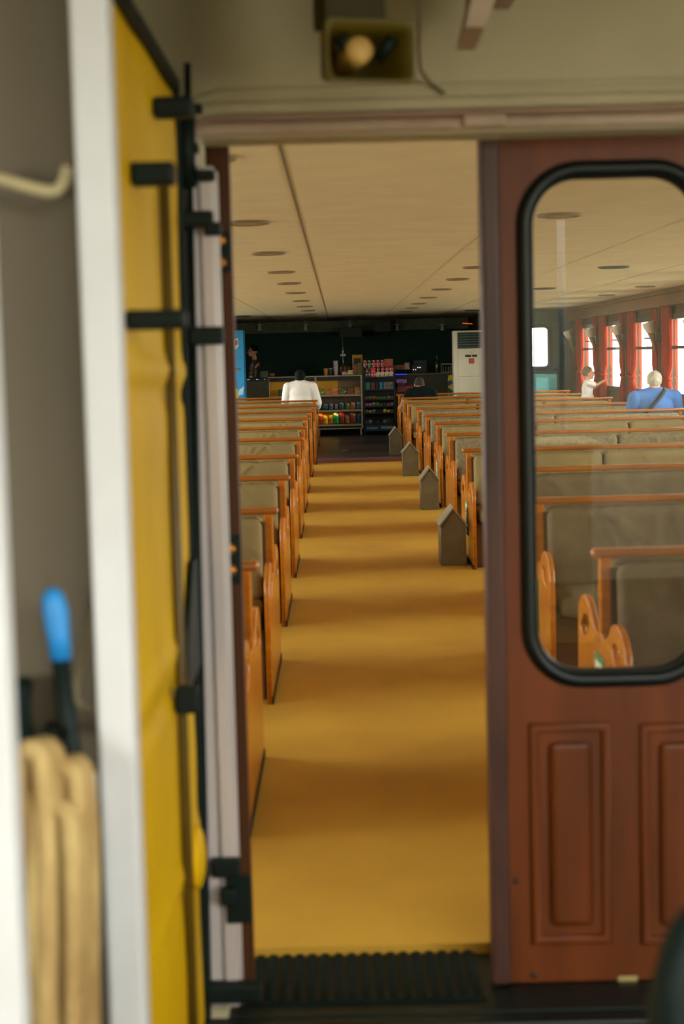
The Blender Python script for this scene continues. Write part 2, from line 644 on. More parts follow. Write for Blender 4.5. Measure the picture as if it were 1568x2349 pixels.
downlight(2.59, 15.2, 'dark open round ceiling light seen through the door window, the larger one', True)
downlight(2.57, 20.1, 'dark open round ceiling light at the left rim of the door window', True)
downlight(2.50, 30.0, 'dark open round ceiling light above the white air conditioner', True)
downlight(-1.75, 30.0, 'dark open round ceiling light above the blue poster cabinet', True)

# ------------------------------------------------------------------ benches
HB = 0.862


def panel_outline():
    h = []
    peak = .36
    pts = [(.035, .545), (.07, .535), (.13, .545)]
    for k in range(0, 13):
        a = PI - PI * k / 12
        pts.append((peak + .185 * math.cos(a), .50 + .135 * math.sin(a) ** .85 if math.sin(a) > 0 else .50))
    pts += [(.55, .42), (.55, 0.0)]
    # smooth the join of valley and hump
    pts = [p for p in pts if not (0.13 < p[0] < 0.19 and p[1] < .545)]
    return [(-a, b) for a, b in reversed(pts)] + pts


OUT = panel_outline()
HOLES = [oval(.37, .515, .105, .042, -.25), oval(-.37, .515, .105, .042, .25)]


def wrinkle(seed, amp, x0, x1):
    rr = random.Random(seed)
    folds = [(rr.uniform(x0, x1), rr.uniform(-.55, .55), rr.uniform(.009, .022), rr.uniform(.2, 1) ** 2 * amp) for _ in range(22)]
    folds += [(x0 + .25 if abs(x0) < abs(x1) else x1 - .25, s_, .02, amp * 1.1) for s_ in (-1.3, -.9, 1.0)]

    def f(p):
        if p.z < 0.43:
            return p
        d = 0
        for fx, sl, wd_, am in folds:
            u = (p.x - fx) - sl * (p.z - .83)
            k = max(0.0, min(1.0, (p.z - .45) / .3))
            d += am * math.exp(-(u / wd_) ** 2) * (0.4 + 0.6 * k)
        d += (noise.noise(p * 4 + Vector((seed, 0, 0)))) * amp * .4
        return p + Vector((0, -d if p.y < 0 else d, -0.25 * d))
    return f


def bench(x0, x1, label, seed, amp, split, fab, sticker, mirror):
    """double bench, back to back; x0 is the aisle end (x1 the window end)"""
    t = thing('double_bench', label, 'bench', (0, 0, 0), 0, 'long wooden benches in rows along the aisle')
    s = 1 if x1 > x0 else -1
    for xx in (x0, x1):
        bmp = prism(OUT, HOLES, .026, .006)
        for v in bmp.verts:
            v.co.x += xx + s * .013 * (1 if xx == x0 else -1)
        obj('end_panel', bmp, m_wood, t)
        bm = B()
        c = xx + s * .022 * (1 if xx == x0 else -1)
        box(bm, c - .022, c + .022, -.028, .028, .50, HB - .02, .008)
        obj('post', bm, m_wood, t)
        bm = B()
        box(bm, xx - .004, xx + .004 + 0, -.55, .55, 0.0, .035)
        obj('kick_strip', bm, m_black, t)
    bm = B()
    a, b = min(x0, x1), max(x0, x1)
    box(bm, a - .028, b + .028, -.036, .036, HB - .034, HB, .014, 3)
    obj('top_rail', bm, m_railw, t, True)
    bm = B()
    box(bm, a + .035, b - .035, -.44, .44, 0.0, .33, .004)
    obj('seat_base', bm, m_basew, t)
    bm = B()
    box(bm, a + .035, b - .035, -.03, .03, .33, HB - .07, .004)
    obj('back_board', bm, m_basew, t)
    n = split
    for side in (-1, 1):
        for k in range(n):
            u0 = a + .05 + (b - a - .10) * k / n + (.006 if k else 0)
            u1 = a + .05 + (b - a - .10) * (k + 1) / n - (.006 if k < n - 1 else 0)
            bm = B()
            wr = wrinkle(seed + k + (10 if side > 0 else 0), amp, u0, u1)

            def lean(p, wr=wr, side=side):
                p = wr(p)
                return p + Vector((0, side * .05 * (0.84 - p.z) / .4, 0))
            lo, hi = (-.125, -.028) if side < 0 else (.028, .125)
            pad(bm, u0, u1, lo, hi, .42, .815, .045, nx=int(56 * (u1 - u0)) + 6, ny=4, nz=24, f=lean)
            obj('back_cushion', bm, fab, t, True)
            bm = B()
            lo, hi = (-.55, -.13) if side < 0 else (.13, .55)
            pad(bm, u0, u1, lo, hi, .33, .445, .04, nx=int(10 * (u1 - u0)) + 4, ny=8, nz=4)
            obj('seat_cushion', bm, fab, t, True)
    if sticker:
        o = sticker_panel(x0 - s * .001, s, t)
    return t


def sticker_panel(x, s, t):
    bm = B()
    box(bm, min(x, x - s * .003), max(x, x - s * .003), -.10, .10, .20, .46)
    o = obj('notice_sticker', bm, m_stick, t)
    tag(o, 'white notice sticker with a green border')
    bm = B()
    q = x - s * .003
    box(bm, min(q, q - s * .001), max(q, q - s * .001), -.075, .075, .225, .435)
    obj('sticker_face', bm, m_stickw, o)
    bm = B()
    q = x - s * .004
    for k, (z, w_) in enumerate(((.405, .05), (.38, .06), (.355, .03), (.29, .06), (.27, .055), (.25, .06))):
        box(bm, min(q, q - s * .001), max(q, q - s * .001), -w_, w_, z - .005, z + .005)
    box(bm, min(q, q - s * .001), max(q, q - s * .001), -.03, .03, .305, .34)
    obj('sticker_print', bm, m_stickd, o)
    return o


LEFT = [5.8, 7.87, 10.0, 12.1, 14.6, 16.9, 19.2, 21.7, 24.1, 26.6, 28.9]
RIGHT = [5.92, 8.04, 10.17, 12.3, 14.7, 17.06, 19.2, 21.8, 24.2, 26.7, 28.9]
lx = [-.335, -.34, -.345, -.345, -.36, -.37, -.385, -.375, -.36, -.38, -.38]
rx_ = [.945, .965, .96, .956, .99, 1.02, 1.02, 1.05, 1.02, 1.06, 1.05]
bl = [bench(-.36, -3.45, 'b', 3, .016, 1, m_fab, False, True), bench(-.36, -3.45, 'b', 40, .009, 1, m_fab, False, True)]
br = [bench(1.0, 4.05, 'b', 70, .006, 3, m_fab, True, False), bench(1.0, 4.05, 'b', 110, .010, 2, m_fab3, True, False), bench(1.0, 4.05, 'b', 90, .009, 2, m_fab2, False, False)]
used = set()
for i, y in enumerate(LEFT):
    p = bl[0] if i in (0, 1, 2, 3, 4, 5, 6) else bl[1]
    lab = 'long honey-wood bench with wrinkled beige covers left of the aisle, %s from the doorway' % ordn[i]
    if p.name not in used:
        used.add(p.name)
        p.location = (lx[i] + .36, y, 0)
        p['label'] = lab
    else:
        dup(p, (lx[i] + .36, y, 0), None, lab)
for i, y in enumerate(RIGHT):
    hasst = i in (0, 1, 3, 5)
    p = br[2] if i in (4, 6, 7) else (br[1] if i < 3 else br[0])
    lab = 'long honey-wood bench with beige cushions right of the aisle, %s from the doorway' % ordn[i]
    if p.name not in used:
        used.add(p.name)
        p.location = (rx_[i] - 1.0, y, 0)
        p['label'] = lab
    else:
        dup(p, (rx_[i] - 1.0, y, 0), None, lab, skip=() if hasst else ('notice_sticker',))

# ------------------------------------------------------------------ litter bins in the aisle
WORDS = ['nearest the doorway', 'behind the nearest bin', 'third from the doorway', 'beside the shop']
for i, (px, py, x0, x1) in enumerate([(1020, 1300, .755, .945), (972, 1170, .83, 1.01), (928, 1092, .825, 1.03),
                                      (898, 1043, .80, .99)]):
    y = (12.0, 16.35, 20.9, 25.4)[i]
    x0 -= .0
    t = thing('litter_bin', 'grey house-shaped litter bin at the right edge of the aisle, ' + WORDS[i], 'bin',
              ((x0 + x1) / 2 - .02, y, 0), 0, 'house-shaped bins along the aisle')
    hw = (x1 - x0) / 2
    bmp = prism([(-hw, 0), (hw, 0), (hw, .30), (0.0, .415), (-hw, .30)], [], .32, .004, 'XZ')
    for v in bmp.verts:
        v.co.y += .16
    obj('bin_body', bmp, m_bin, t)
    bm = B()
    for s in (-1, 1):
        v = [Vector((s * (hw + .008), 0, .293)), Vector((0, 0, .425)), Vector((0, 0, .441)), Vector((s * (hw + .014), 0, .305))]
        a = [bm.verts.new((p.x, -.012, p.z)) for p in v]
        b = [bm.verts.new((p.x, .332, p.z)) for p in v]
        bm.faces.new(a)
        bm.faces.new(b)
        for k in range(4):
            bm.faces.new((a[k], a[(k + 1) % 4], b[(k + 1) % 4], b[k]))
    obj('bin_lid', bm, m_binlid, t)
    bm = B()
    box(bm, -hw + .004, hw - .004, -.002, 0.004, .285, .292)
    obj('seam', bm, m_bin, t)

# ------------------------------------------------------------------ curtains and wall lamps on the right wall


def curtain_mesh(hy, flip):
    bm = B()
    nseg, nz = 56, 34
    rings = []
    for k in range(nz + 1):
        z = .72 + (2.12 - .72) * k / nz
        tie = math.exp(-((z - 1.17) / .10) ** 2)
        wy = hy * (1 - .50 * tie) * (0.86 + .18 * (z < 1.17) * min(1, (1.17 - z) / .2) if z < 1.17 else .9)
        wx = .055 * (1 - .35 * tie)
        sh = flip * .07 * (tie * .9 + (1 if z < 1.17 else 0) * .5 * (1 - tie))
        ring = []
        for j in range(nseg):
            a = 2 * PI * j / nseg
            fl = 1 + .16 * math.sin(a * 9 + math.sin(z * 2.3) * .6) * (1 - .5 * tie)
            ring.append(bm.verts.new((math.cos(a) * wx * fl, math.sin(a) * wy * (1 + .03 * math.sin(a * 9)) + sh, z)))
        rings.append(ring)
    for a, b in zip(rings[:-1], rings[1:]):
        for j in range(nseg):
            bm.faces.new((a[j], a[(j + 1) % nseg], b[(j + 1) % nseg], b[j]))
    bm.faces.new(rings[0])
    bm.faces.new(rings[-1])
    return bm


def curtain(y, hy, flip, label):
    t = thing('curtain', label, 'curtain', (XR - .07, y, 0), 0, 'red curtains along the window wall')
    obj('drape', curtain_mesh(hy, flip), m_curt, t, True)
    bm = B()
    pts = [(.045 * math.cos(2 * PI * k / 20), hy * .56 * math.sin(2 * PI * k / 20) + flip * .063, 1.17 + .02 * math.sin(2 * PI * k / 20))
           for k in range(20)]
    tube(bm, pts, .022, 8, True)
    obj('tie_back', bm, m_curt, t, True)
    return t


def sconce(y, label):
    t = thing('wall_lamp', label, 'wall lamp', (XR - .06, y, 0), 0, 'cone-shaped wall lamps on the window posts')
    bm = B()
    box(bm, -.07, 0, -.10, .02, 1.66, 1.80, .006)
    box(bm, -.22, -.06, -.05, -.03, 1.70, 1.72)
    obj('bracket', bm, mat_br, t)
    bm = B()
    n_ = 20
    prof = [(.085, 1.93), (.083, 1.90), (.076, 1.86), (.066, 1.82), (.052, 1.78)]
    lathe(bm, prof[::-1] + [(.078, 1.925)], 0, 0, 0, 22)
    for v in bm.verts:
        zz = v.co.z
        # the opening is cut on a slant, higher on the wall side
        if zz > 1.85:
            v.co.z += v.co.x * .35
        v.co.x += -.16 + (1.93 - zz) * .20
        v.co.y -= .04
    obj('shade', bm, m_sconce, t, True)
    bm = B()
    tube(bm, [(-.13, -.04, 1.79), (-.10, -.04, 1.69), (-.06, -.04, 1.50)], [.05, .034, .008], 14)
    obj('tapered_stem', bm, m_swood, t, True)
    return t


mat_br = mat('lamp_bracket', (28, 36, 30), 0.5)
n_c = 0
cl = ['nearest', 'second', 'third', 'fourth', 'fifth']
for k, q in enumerate(BAYS[6:]):
    last = (k == len(BAYS[6:]) - 1)
    if k > 0:
        curtain(q - .52, .25, .5, 'red tied-back curtain before the window post, %s from the door side' % cl[k - 1])
    if not last:
        curtain(q + .20, .10, -.3, 'narrow red curtain just beyond the window post, %s from the door side' % cl[k])
    sconce(q + .02, 'white cone wall lamp with wooden stem on its window post, %s from the door side' % cl[k])

# ------------------------------------------------------------------ people


def ell(bm, c, r, rot=None, sub=3):
    g = bmesh.ops.create_icosphere(bm, subdivisions=sub, radius=1.0)
    for v in g['verts']:
        p = Vector((v.co.x * r[0], v.co.y * r[1], v.co.z * r[2]))
        if rot is not None:
            p = rot @ p
        v.co = p + Vector(c)


def limb(bm, pts, rs, seg=14):
    for i in range(len(pts) - 1):
        tube(bm, [pts[i], pts[i + 1]], [rs[i], rs[i + 1]], seg)
    for p, r_ in zip(pts, rs):
        ell(bm, p, (r_, r_, r_), sub=2)


def blob(name, bm, m, parent, voxel=.009, smooth_it=6):
    o = obj(name, bm, m, parent, True)
    rm = o.modifiers.new('remesh', 'REMESH')
    rm.mode = 'VOXEL'
    rm.voxel_size = voxel
    rm.use_smooth_shade = True
    sm = o.modifiers.new('smooth', 'SMOOTH')
    sm.factor = .5
    sm.iterations = smooth_it
    return o


def head(bm, c, s=1.0, rot=None, ears=True):
    """skull, jaw, nose, brow, lips, ears; faces +Y before rot"""
    rot = rot or Matrix.Identity(3)
    c = Vector(c)

    def e(p, r_, sub=3):
        ell(bm, c + rot @ (Vector(p) * s), tuple(v * s for v in r_), rot, sub)
    e((0, -.012, .02), (.076, .094, .092))
    e((0, .035, -.045), (.058, .060, .066))
    e((0, .068, -.088), (.024, .022, .020))
    e((0, .062, .018), (.052, .034, .014))
    tube(bm, [c + rot @ (Vector((0, .088, .005)) * s), c + rot @ (Vector((0, .112, -.030)) * s)], [.009 * s, .014 * s], 10)
    e((0, .108, -.034), (.015, .013, .010), 2)
    e((0, .088, -.058), (.022, .012, .005), 2)
    e((0, .086, -.068), (.019, .012, .006), 2)
    for q in (-1, 1):
        e((q * .03, .076, .002), (.013, .012, .009), 2)
        e((q * .046, .058, -.026), (.020, .022, .018), 2)
        if ears:
            e((q * .080, -.008, -.012), (.008, .018, .030), 2)
    return c


def hair_cap(bm, c, s, rot=None, low=-.055, front=.045, thick=.008):
    rot = rot or Matrix.Identity(3)
    g = bmesh.ops.create_icosphere(bm, subdivisions=4, radius=1.0)
    r = (.080 + thick, .098 + thick, .096 + thick)
    dele = []
    for v in g['verts']:
        p = Vector((v.co.x * r[0], v.co.y * r[1] - .014, v.co.z * r[2] + .022))
        lim = low + (max(0.0, p.y + .03)) * 1.35
        if p.z < lim:
            dele.append(v)
        p += p.normalized() * noise.noise(p * 40) * .004
        v.co = Vector(c) + rot @ (p * s)
    bmesh.ops.delete(bm, geom=dele, context='VERTS')
    bmesh.ops.solidify(bm, geom=bm.faces[:], thickness=.006)


def hand(bm, w_, d, s=1.0, curl=.25):
    """palm and five fingers from wrist w_ along direction d"""
    d = Vector(d).normalized()
    side = d.cross(Vector((0, 0, 1)))
    if side.length < .1:
        side = Vector((1, 0, 0))
    side.normalize()
    dn = side.cross(d)
    w_ = Vector(w_)
    pc = w_ + d * .045 * s
    limb(bm, [w_, pc], [.024 * s, .028 * s], 10)
    for k, (o_, ln) in enumerate(((-.028, .062), (-.010, .074), (.009, .070), (.027, .054))):
        a = w_ + d * .075 * s + side * o_ * s
        b = a + d * ln * .5 * s
        c = b + (d - dn * curl * (1 if dn.z > 0 else -1)).normalized() * ln * .5 * s
        limb(bm, [w_ + d * .02 * s + side * o_ * .6 * s, a, b, c], [.012 * s, .0095 * s, .0085 * s, .007 * s], 8)
    a = w_ + d * .03 * s + side * -.026 * s
    limb(bm, [a, a + (d - side).normalized() * .04 * s, a + (d * 1.6 - side).normalized() * .075 * s], [.013 * s, .010 * s, .008 * s], 8)


def seated(name, label, loc, rotz, skin, shirt, trous, hairm, sh_w=.20, sh_z=1.0, head_z=1.225, lean=0.0, bulk=1.0,
           head_x=0.0, head_rot=None, low=-.06, hair_thick=.008, arm_l=None, arm_r=None, sleeve=.45):
    t = thing(name, label, 'person', loc, rotz)
    hip, sh = Vector((0, 0, .56)), Vector((0, lean, sh_z))
    A = {}
    for q, given in ((-1, arm_l), (1, arm_r)):
        s0 = Vector((q * sh_w, lean, sh_z))
        A[q] = [s0] + ([Vector(p) for p in given] if given else [Vector((q * (sh_w + .05), .05, sh_z - .27)), Vector((q * .14, .27, sh_z - .36))])
    hz = Vector((head_x, lean + .03, head_z))
    bm = B()
    ell(bm, (0, 0, .56), (.165 * bulk, .12 * bulk, .12))
    ell(bm, (0, lean * .5, (.56 + sh_z) / 2), (.15 * bulk, .11 * bulk, .26))
    ell(bm, (0, lean * .8, sh_z - .10), (sh_w * .88, .105 * bulk, .16))
    limb(bm, [Vector((0, lean * .9, sh_z + .02)), hz + Vector((0, -.02, -.07))], [.062 * bulk, .054 * bulk])
    head(bm, hz, 1.0, head_rot)
    for q in (-1, 1):
        limb(bm, A[q], [.056 * bulk, .043 * bulk, .030])
        dd = A[q][2] - A[q][1]
        hand(bm, A[q][2], dd, 1.0)
        limb(bm, [Vector((q * .10, .02, .55)), Vector((q * .12, .44, .53)), Vector((q * .12, .47, .10))], [.085 * bulk, .062, .042])
        limb(bm, [Vector((q * .12, .46, .06)), Vector((q * .13, .60, .045))], [.045, .036])
    blob('body', bm, skin, t, .009, 4)
    bm = B()
    ell(bm, (0, 0, .60), (.175 * bulk, .135 * bulk, .12))
    ell(bm, (0, lean * .5, (.56 + sh_z) / 2), (.172 * bulk, .132 * bulk, .25))
    ell(bm, (0, lean * .8, sh_z - .10), (sh_w * .96, .125 * bulk, .155))
    limb(bm, [Vector((-sh_w * .9, lean, sh_z)), Vector((0, lean, sh_z + .035)), Vector((sh_w * .9, lean, sh_z))], [.066 * bulk, .082 * bulk, .066 * bulk])
    ell(bm, (0, lean - .005, sh_z + .05), (.078 * bulk, .078 * bulk, .045))
    for q in (-1, 1):
        a, b = A[q][0], A[q][1]
        end = a + (b - a) * min(1, sleeve * 2)
        limb(bm, [a, end], [.072 * bulk, .064 * bulk])
        if sleeve > .55:
            e2 = b + (A[q][2] - b) * ((sleeve - .5) * 2)
            limb(bm, [b, e2], [.06 * bulk, .05 * bulk])
    blob('shirt', bm, shirt, t, .010, 5)
    bm = B()
    for q in (-1, 1):
        limb(bm, [Vector((q * .09, -.02, .54)), Vector((q * .12, .44, .535)), Vector((q * .12, .47, .14))], [.10 * bulk, .075, .06])
    ell(bm, (0, -.01, .54), (.18 * bulk, .135, .10))
    blob('trousers', bm, trous, t, .012, 5)
    bm = B()
    hair_cap(bm, hz, 1.0, head_rot, low=low, thick=hair_thick)
    obj('hair', bm, hairm, t, True)
    bm = B()
    for q in (-1, 1):
        limb(bm, [Vector((q * .12, .43, .05)), Vector((q * .13, .62, .045))], [.05, .042])
        box(bm, q * .12 - .045, q * .13 + .045, .40, .66, 0.0, .03, .008)
    blob('shoes', bm, m_strap, t, .010, 3)
    return t


p1 = P(688, 880, 27.0)
seated('person', 'person with black hair in a white shirt seated with back turned, left of the aisle', (p1.x, 27.0, 0), 0,
       m_skin2, m_tw, m_pants, m_hblack, sh_w=.205, sh_z=1.075, head_z=1.235, bulk=1.15, low=-.075, hair_thick=.010,
       arm_r=[(.285, .02, .80), (.27, .22, .68)], sleeve=.8)
p2 = P(961, 880, 27.15)
seated('person', 'person with cropped hair and a black shirt seated with back turned near the air conditioner',
       (p2.x + .03, 27.15, 0), 0, m_skin2, m_td, m_pants, m_hbuzz, sh_w=.19, sh_z=.93, head_z=1.07, bulk=1.05, head_x=-.03,
       low=-.03, hair_thick=.003, head_rot=Matrix.Rotation(.1, 3, 'Z'),
       arm_l=[(-.27, -.02, .82), (-.335, -.16, .74)], sleeve=.3)
p3 = P(1501, 880, 19.45)
man = seated('person', 'person with grey hair in a blue shirt with a black strap, seated beside the windows',
             (p3.x, 19.45, 0), 0, m_skin, m_tb, m_pantsb, m_hgrey, sh_w=.235, sh_z=.99, head_z=1.185, bulk=1.28,
             low=-.06, hair_thick=.009)
bm = B()
tube(bm, [(.10, -.02, 1.085), (.09, -.10, 1.06), (.04, -.150, 1.00), (-.06, -.185, .90), (-.16, -.185, .80), (-.25, -.13, .68), (-.24, .05, .60)],
     .030, 10, rx=.020, up_hint=Vector((1, 0, 1)))
obj('shoulder_strap', bm, m_strap, man, True)


def child(loc):
    t = thing('child', 'small child in a white T-shirt standing on a bench seat and pointing at the window', 'person', loc, -PI / 2)
    # faces +Y before the turn, so towards the windows after it
    bm = B()
    for q in (-1, 1):
        limb(bm, [Vector((q * .05, 0, .40)), Vector((q * .055, .01, .21)), Vector((q * .055, -.01, .05))], [.056, .042, .028])
        limb(bm, [Vector((q * .055, 0, .025)), Vector((q * .06, .08, .02))], [.026, .02])
    ell(bm, (0, 0, .43), (.085, .07, .08))
    ell(bm, (0, 0, .55), (.085, .065, .13))
    limb(bm, [Vector((0, 0, .64)), Vector((0, .005, .72))], [.04, .034])
    head(bm, (0, .015, .775), .86)
    limb(bm, [Vector((.095, .0, .63)), Vector((.10, .13, .60)), Vector((.08, .25, .66))], [.034, .026, .019])
    hand(bm, (.08, .25, .66), (0, .9, .2), .6)
    limb(bm, [Vector((-.095, .0, .63)), Vector((-.11, .11, .55)), Vector((-.09, .22, .62))], [.034, .026, .019])
    hand(bm, (-.09, .22, .62), (0, .9, .2), .6)
    blob('body', bm, m_skin, t, .007, 3)
    bm = B()
    ell(bm, (0, 0, .42), (.105, .095, .07))
    ell(bm, (0, 0, .53), (.102, .088, .15))
    limb(bm, [Vector((-.085, 0, .635)), Vector((.085, 0, .635))], [.048, .048])
    for q in (-1, 1):
        limb(bm, [Vector((q * .09, 0, .63)), Vector((q * .10, .08, .605))], [.048, .045])
    blob('shirt', bm, m_tw, t, .008, 3)
    bm = B()
    for q in (-1, 1):
        limb(bm, [Vector((q * .05, 0, .38)), Vector((q * .055, .01, .24))], [.062, .055])
    ell(bm, (0, 0, .39), (.09, .075, .07))
    blob('shorts', bm, m_pants, t, .008, 3)
    bm = B()
    hair_cap(bm, (0, .015, .775), .86, None, low=-.05, thick=.004)
    obj('hair', bm, m_hbrown, t, True)
    return t


p4 = P(1347, 890, 24.5)
child((p4.x, 24.52, .445))


def standing(loc, rotz):
    t = thing('person', 'person in a dark patterned top standing in profile behind the shop counter', 'person', loc, rotz)
    bm = B()
    for q in (-1, 1):
        limb(bm, [Vector((q * .10, 0, .92)), Vector((q * .10, .01, .50)), Vector((q * .10, -.02, .09))], [.085, .058, .040])
        limb(bm, [Vector((q * .10, 0, .045)), Vector((q * .11, .14, .035))], [.042, .034])
        limb(bm, [Vector((q * .20, 0, 1.44)), Vector((q * .24, .02, 1.15)), Vector((q * .20, .20, 1.00))], [.054, .042, .03])
        hand(bm, (q * .20, .20, 1.00), (0, 1, -.2))
    ell(bm, (0, 0, .98), (.16, .11, .13))
    ell(bm, (0, 0, 1.25), (.17, .11, .26))
    ell(bm, (0, 0, 1.38), (.19, .10, .13))
    limb(bm, [Vector((0, 0, 1.46)), Vector((0, .01, 1.60))], [.058, .052])
    head(bm, (0, .035, 1.71), 1.06)
    blob('body', bm, m_skin, t, .009, 3)
    bm = B()
    ell(bm, (0, 0, 1.02), (.18, .13, .12))
    ell(bm, (0, 0, 1.25), (.185, .13, .25))
    limb(bm, [Vector((-.18, 0, 1.44)), Vector((0, 0, 1.47)), Vector((.18, 0, 1.44))], [.068, .078, .068])
    for q in (-1, 1):
        limb(bm, [Vector((q * .20, 0, 1.44)), Vector((q * .235, .015, 1.24))], [.066, .060])
    blob('shirt', bm, m_camo, t, .010, 4)
    bm = B()
    for q in (-1, 1):
        limb(bm, [Vector((q * .10, 0, .92)), Vector((q * .10, .01, .50)), Vector((q * .10, -.02, .12))], [.10, .075, .06])
    blob('trousers', bm, m_pants, t, .012, 4)
    bm = B()
    hair_cap(bm, (0, .035, 1.71), 1.06, None, low=-.01, thick=.006)
    obj('hair', bm, m_hblack, t, True)
    return t


p5 = P(584, 830, 33.6)
standing((p5.x, 33.6, 0), PI / 2 - .25)

exec_shop = True
# ------------------------------------------------------------------ the shop
YS = 32.0


def sx(px, y=YS):
    return P(px, 900, y).x


def sz(py, px=780, y=YS):
    return P(px, py, y).z


# main shelf counter
xa, xb = sx(614), sx(831)
t = thing('snack_counter', 'long open-fronted shelf counter holding rows of snack packets', 'counter', ((xa + xb) / 2, YS, 0))
W = (xb - xa) / 2
D = .42
zt = 1.185
SH = [sz(905), sz(940), sz(973), sz(983)]
bm = B()
box(bm, -W - .02, W, -.02, D + .02, zt - .022, zt, .004)
obj('countertop', bm, m_shelf, t)
bm = B()
box(bm, -W, W, 0.0, .018, zt - .10, zt - .022)
obj('fascia', bm, m_dcab, t)
for z in SH[:3]:
    bm = B()
    box(bm, -W, W, 0, D, z - .022, z, .003)
    box(bm, -W, W, 0, .012, z - .036, z - .02)
    obj('shelf', bm, m_shelf, t)
bm = B()
box(bm, -W, W, 0, .03, SH[3] - .012, SH[3] + .008)
obj('foot_bar', bm, m_shelf, t)
for x in (-W + .0, sx(722) - (xa + xb) / 2, W - .035):
    bm = B()
    box(bm, x, x + .035, -.005, .04, SH[3], zt - .02, .003)
    obj('upright', bm, m_shelf, t)
for x in (-W + .03, sx(722) - (xa + xb) / 2 + .05, W - .06):
    bm = B()
    box(bm, x, x + .03, .01, .05, 0, SH[3])
    obj('leg', bm, m_shelf, t)
xm = sx(775) - (xa + xb) / 2
bm = B()
box(bm, -W, xm, D - .02, D, SH[0], zt - .1)
box(bm, -W, xm, D - .02, D, SH[2], SH[1] - .022)
obj('back_panel', bm, m_backy, t)
bm = B()
box(bm, xm, W, D - .02, D, SH[2], zt - .1)
box(bm, -W, xm, D - .021, D - .001, SH[1], SH[0] - .022)
obj('back_panel', bm, m_backg, t)
bm = B()
box(bm, -W, W, .05, .30, SH[3] + .01, SH[2] - .03)
obj('plinth_board', bm, m_dcab, t)
m_tube = mat('shelf_tube_light', (255, 220, 120), 0.5, emit=(255, 214, 110), estr=14)
m_tube2 = mat('fascia_tube_light', (255, 220, 120), 0.5, emit=(255, 214, 110), estr=30)
for z in (zt - .09, SH[1] - .034):
    bm = B()
    box(bm, -W + .1, xm, .025, .035, z, z + .01)
    obj('tube_light', bm, m_tube if z < .8 else m_tube2, t)
# green sticker strip on the fascia
bm = B()
xg0, xg1 = sx(706) - (xa + xb) / 2, sx(741) - (xa + xb) / 2
box(bm, xg0, xg1, 0.004, .012, sz(872), sz(866))
obj('green_label', bm, mat('green_label', (20, 98, 52), 0.5), t)

PM = {}


def pm(key, a, b, c, s=22):
    if key not in PM:
        PM[key] = print_mat('packet_' + key, a, b, c, s)
    return PM[key]


def carton(px0, px1, py0, py1, y, m, label, cat='box', name='snack_box', group=None, depth=.10, tilt=0.0):
    """packet standing on its shelf: the pixel box tells its width, top and base"""
    a, b = P(px0, py1, y), P(px1, py0, y)
    a.z, b.z = sz(py1) + .001, sz(py0)
    w_, h = abs(b.x - a.x), abs(b.z - a.z)
    bm = B()
    box(bm, -w_ / 2, w_ / 2, 0, depth, 0, h, min(.004, w_ * .1), 1)
    o = obj(name, bm, m, None, False, ((a.x + b.x) / 2, y, a.z))
    o.rotation_euler = (0, 0, tilt)
    return tag(o, label, cat, group)


def bag(px0, px1, py0, py1, y, m, label, group):
    a, b = P(px0, py1, y), P(px1, py0, y)
    a.z, b.z = sz(py1) + .001, sz(py0)
    w_, h = abs(b.x - a.x), abs(b.z - a.z)
    bm = B()
    nu, nv = 10, 12
    for s in (-1, 1):
        vv = []
        for i in range(nu + 1):
            row = []
            for j in range(nv + 1):
                u, v = 2 * i / nu - 1, 2 * j / nv - 1
                th = .042 * (1 - abs(u) ** 2.5) ** .5 * (1 - abs(v) ** 3) ** .6 + .001
                th *= 1 + .12 * noise.noise(Vector((u * 2 + px0, v * 2, s)))
                ww = w_ / 2 * (1 - .06 * (1 - v * v))
                row.append(bm.verts.new((u * ww, s * th, (v + 1) / 2 * h)))
            vv.append(row)
        for i in range(nu):
            for j in range(nv):
                bm.faces.new((vv[i][j], vv[i + 1][j], vv[i + 1][j + 1], vv[i][j + 1]))
    bmesh.ops.remove_doubles(bm, verts=bm.verts[:], dist=.0025)
    o = obj('crisp_bag', bm, m, None, True, ((a.x + b.x) / 2, y + .05, a.z))
    return tag(o, label, 'snack bag', group)


# lowest shelf: crisp bags
low_y = 973
bags = [(729, 740, 948, 'red', (150, 48, 30), (96, 50, 34), (190, 120, 60)),
        (741, 752, 951, 'yellow', (216, 168, 30), (150, 90, 30), (120, 60, 24)),
        (753, 763, 952, 'orange-brown', (160, 104, 34), (110, 66, 28), (200, 150, 50)),
        (764, 777, 947, 'bright green', (20, 130, 60), (14, 90, 44), (200, 200, 170)),
        (778, 790, 946, 'dark red', (120, 46, 36), (70, 44, 38), (200, 60, 40)),
        (791, 801, 950, 'tan', (140, 90, 50), (110, 66, 40), (70, 50, 36)),
        (802, 816, 948, 'maroon', (110, 48, 32), (80, 50, 34), (150, 120, 80)),
        (818, 828, 951, 'blue', (30, 80, 120), (20, 60, 96), (140, 130, 110))]
for i, (a, b, c_, nm, k1, k2, k3) in enumerate(bags):
    bag(a, b, c_, low_y, YS + .06, pm('bag%d' % i, k1, k2, k3, 18), '%s crisp bag on the lowest shelf of the snack counter' % nm,
        'crisp bags on the lowest shelf')
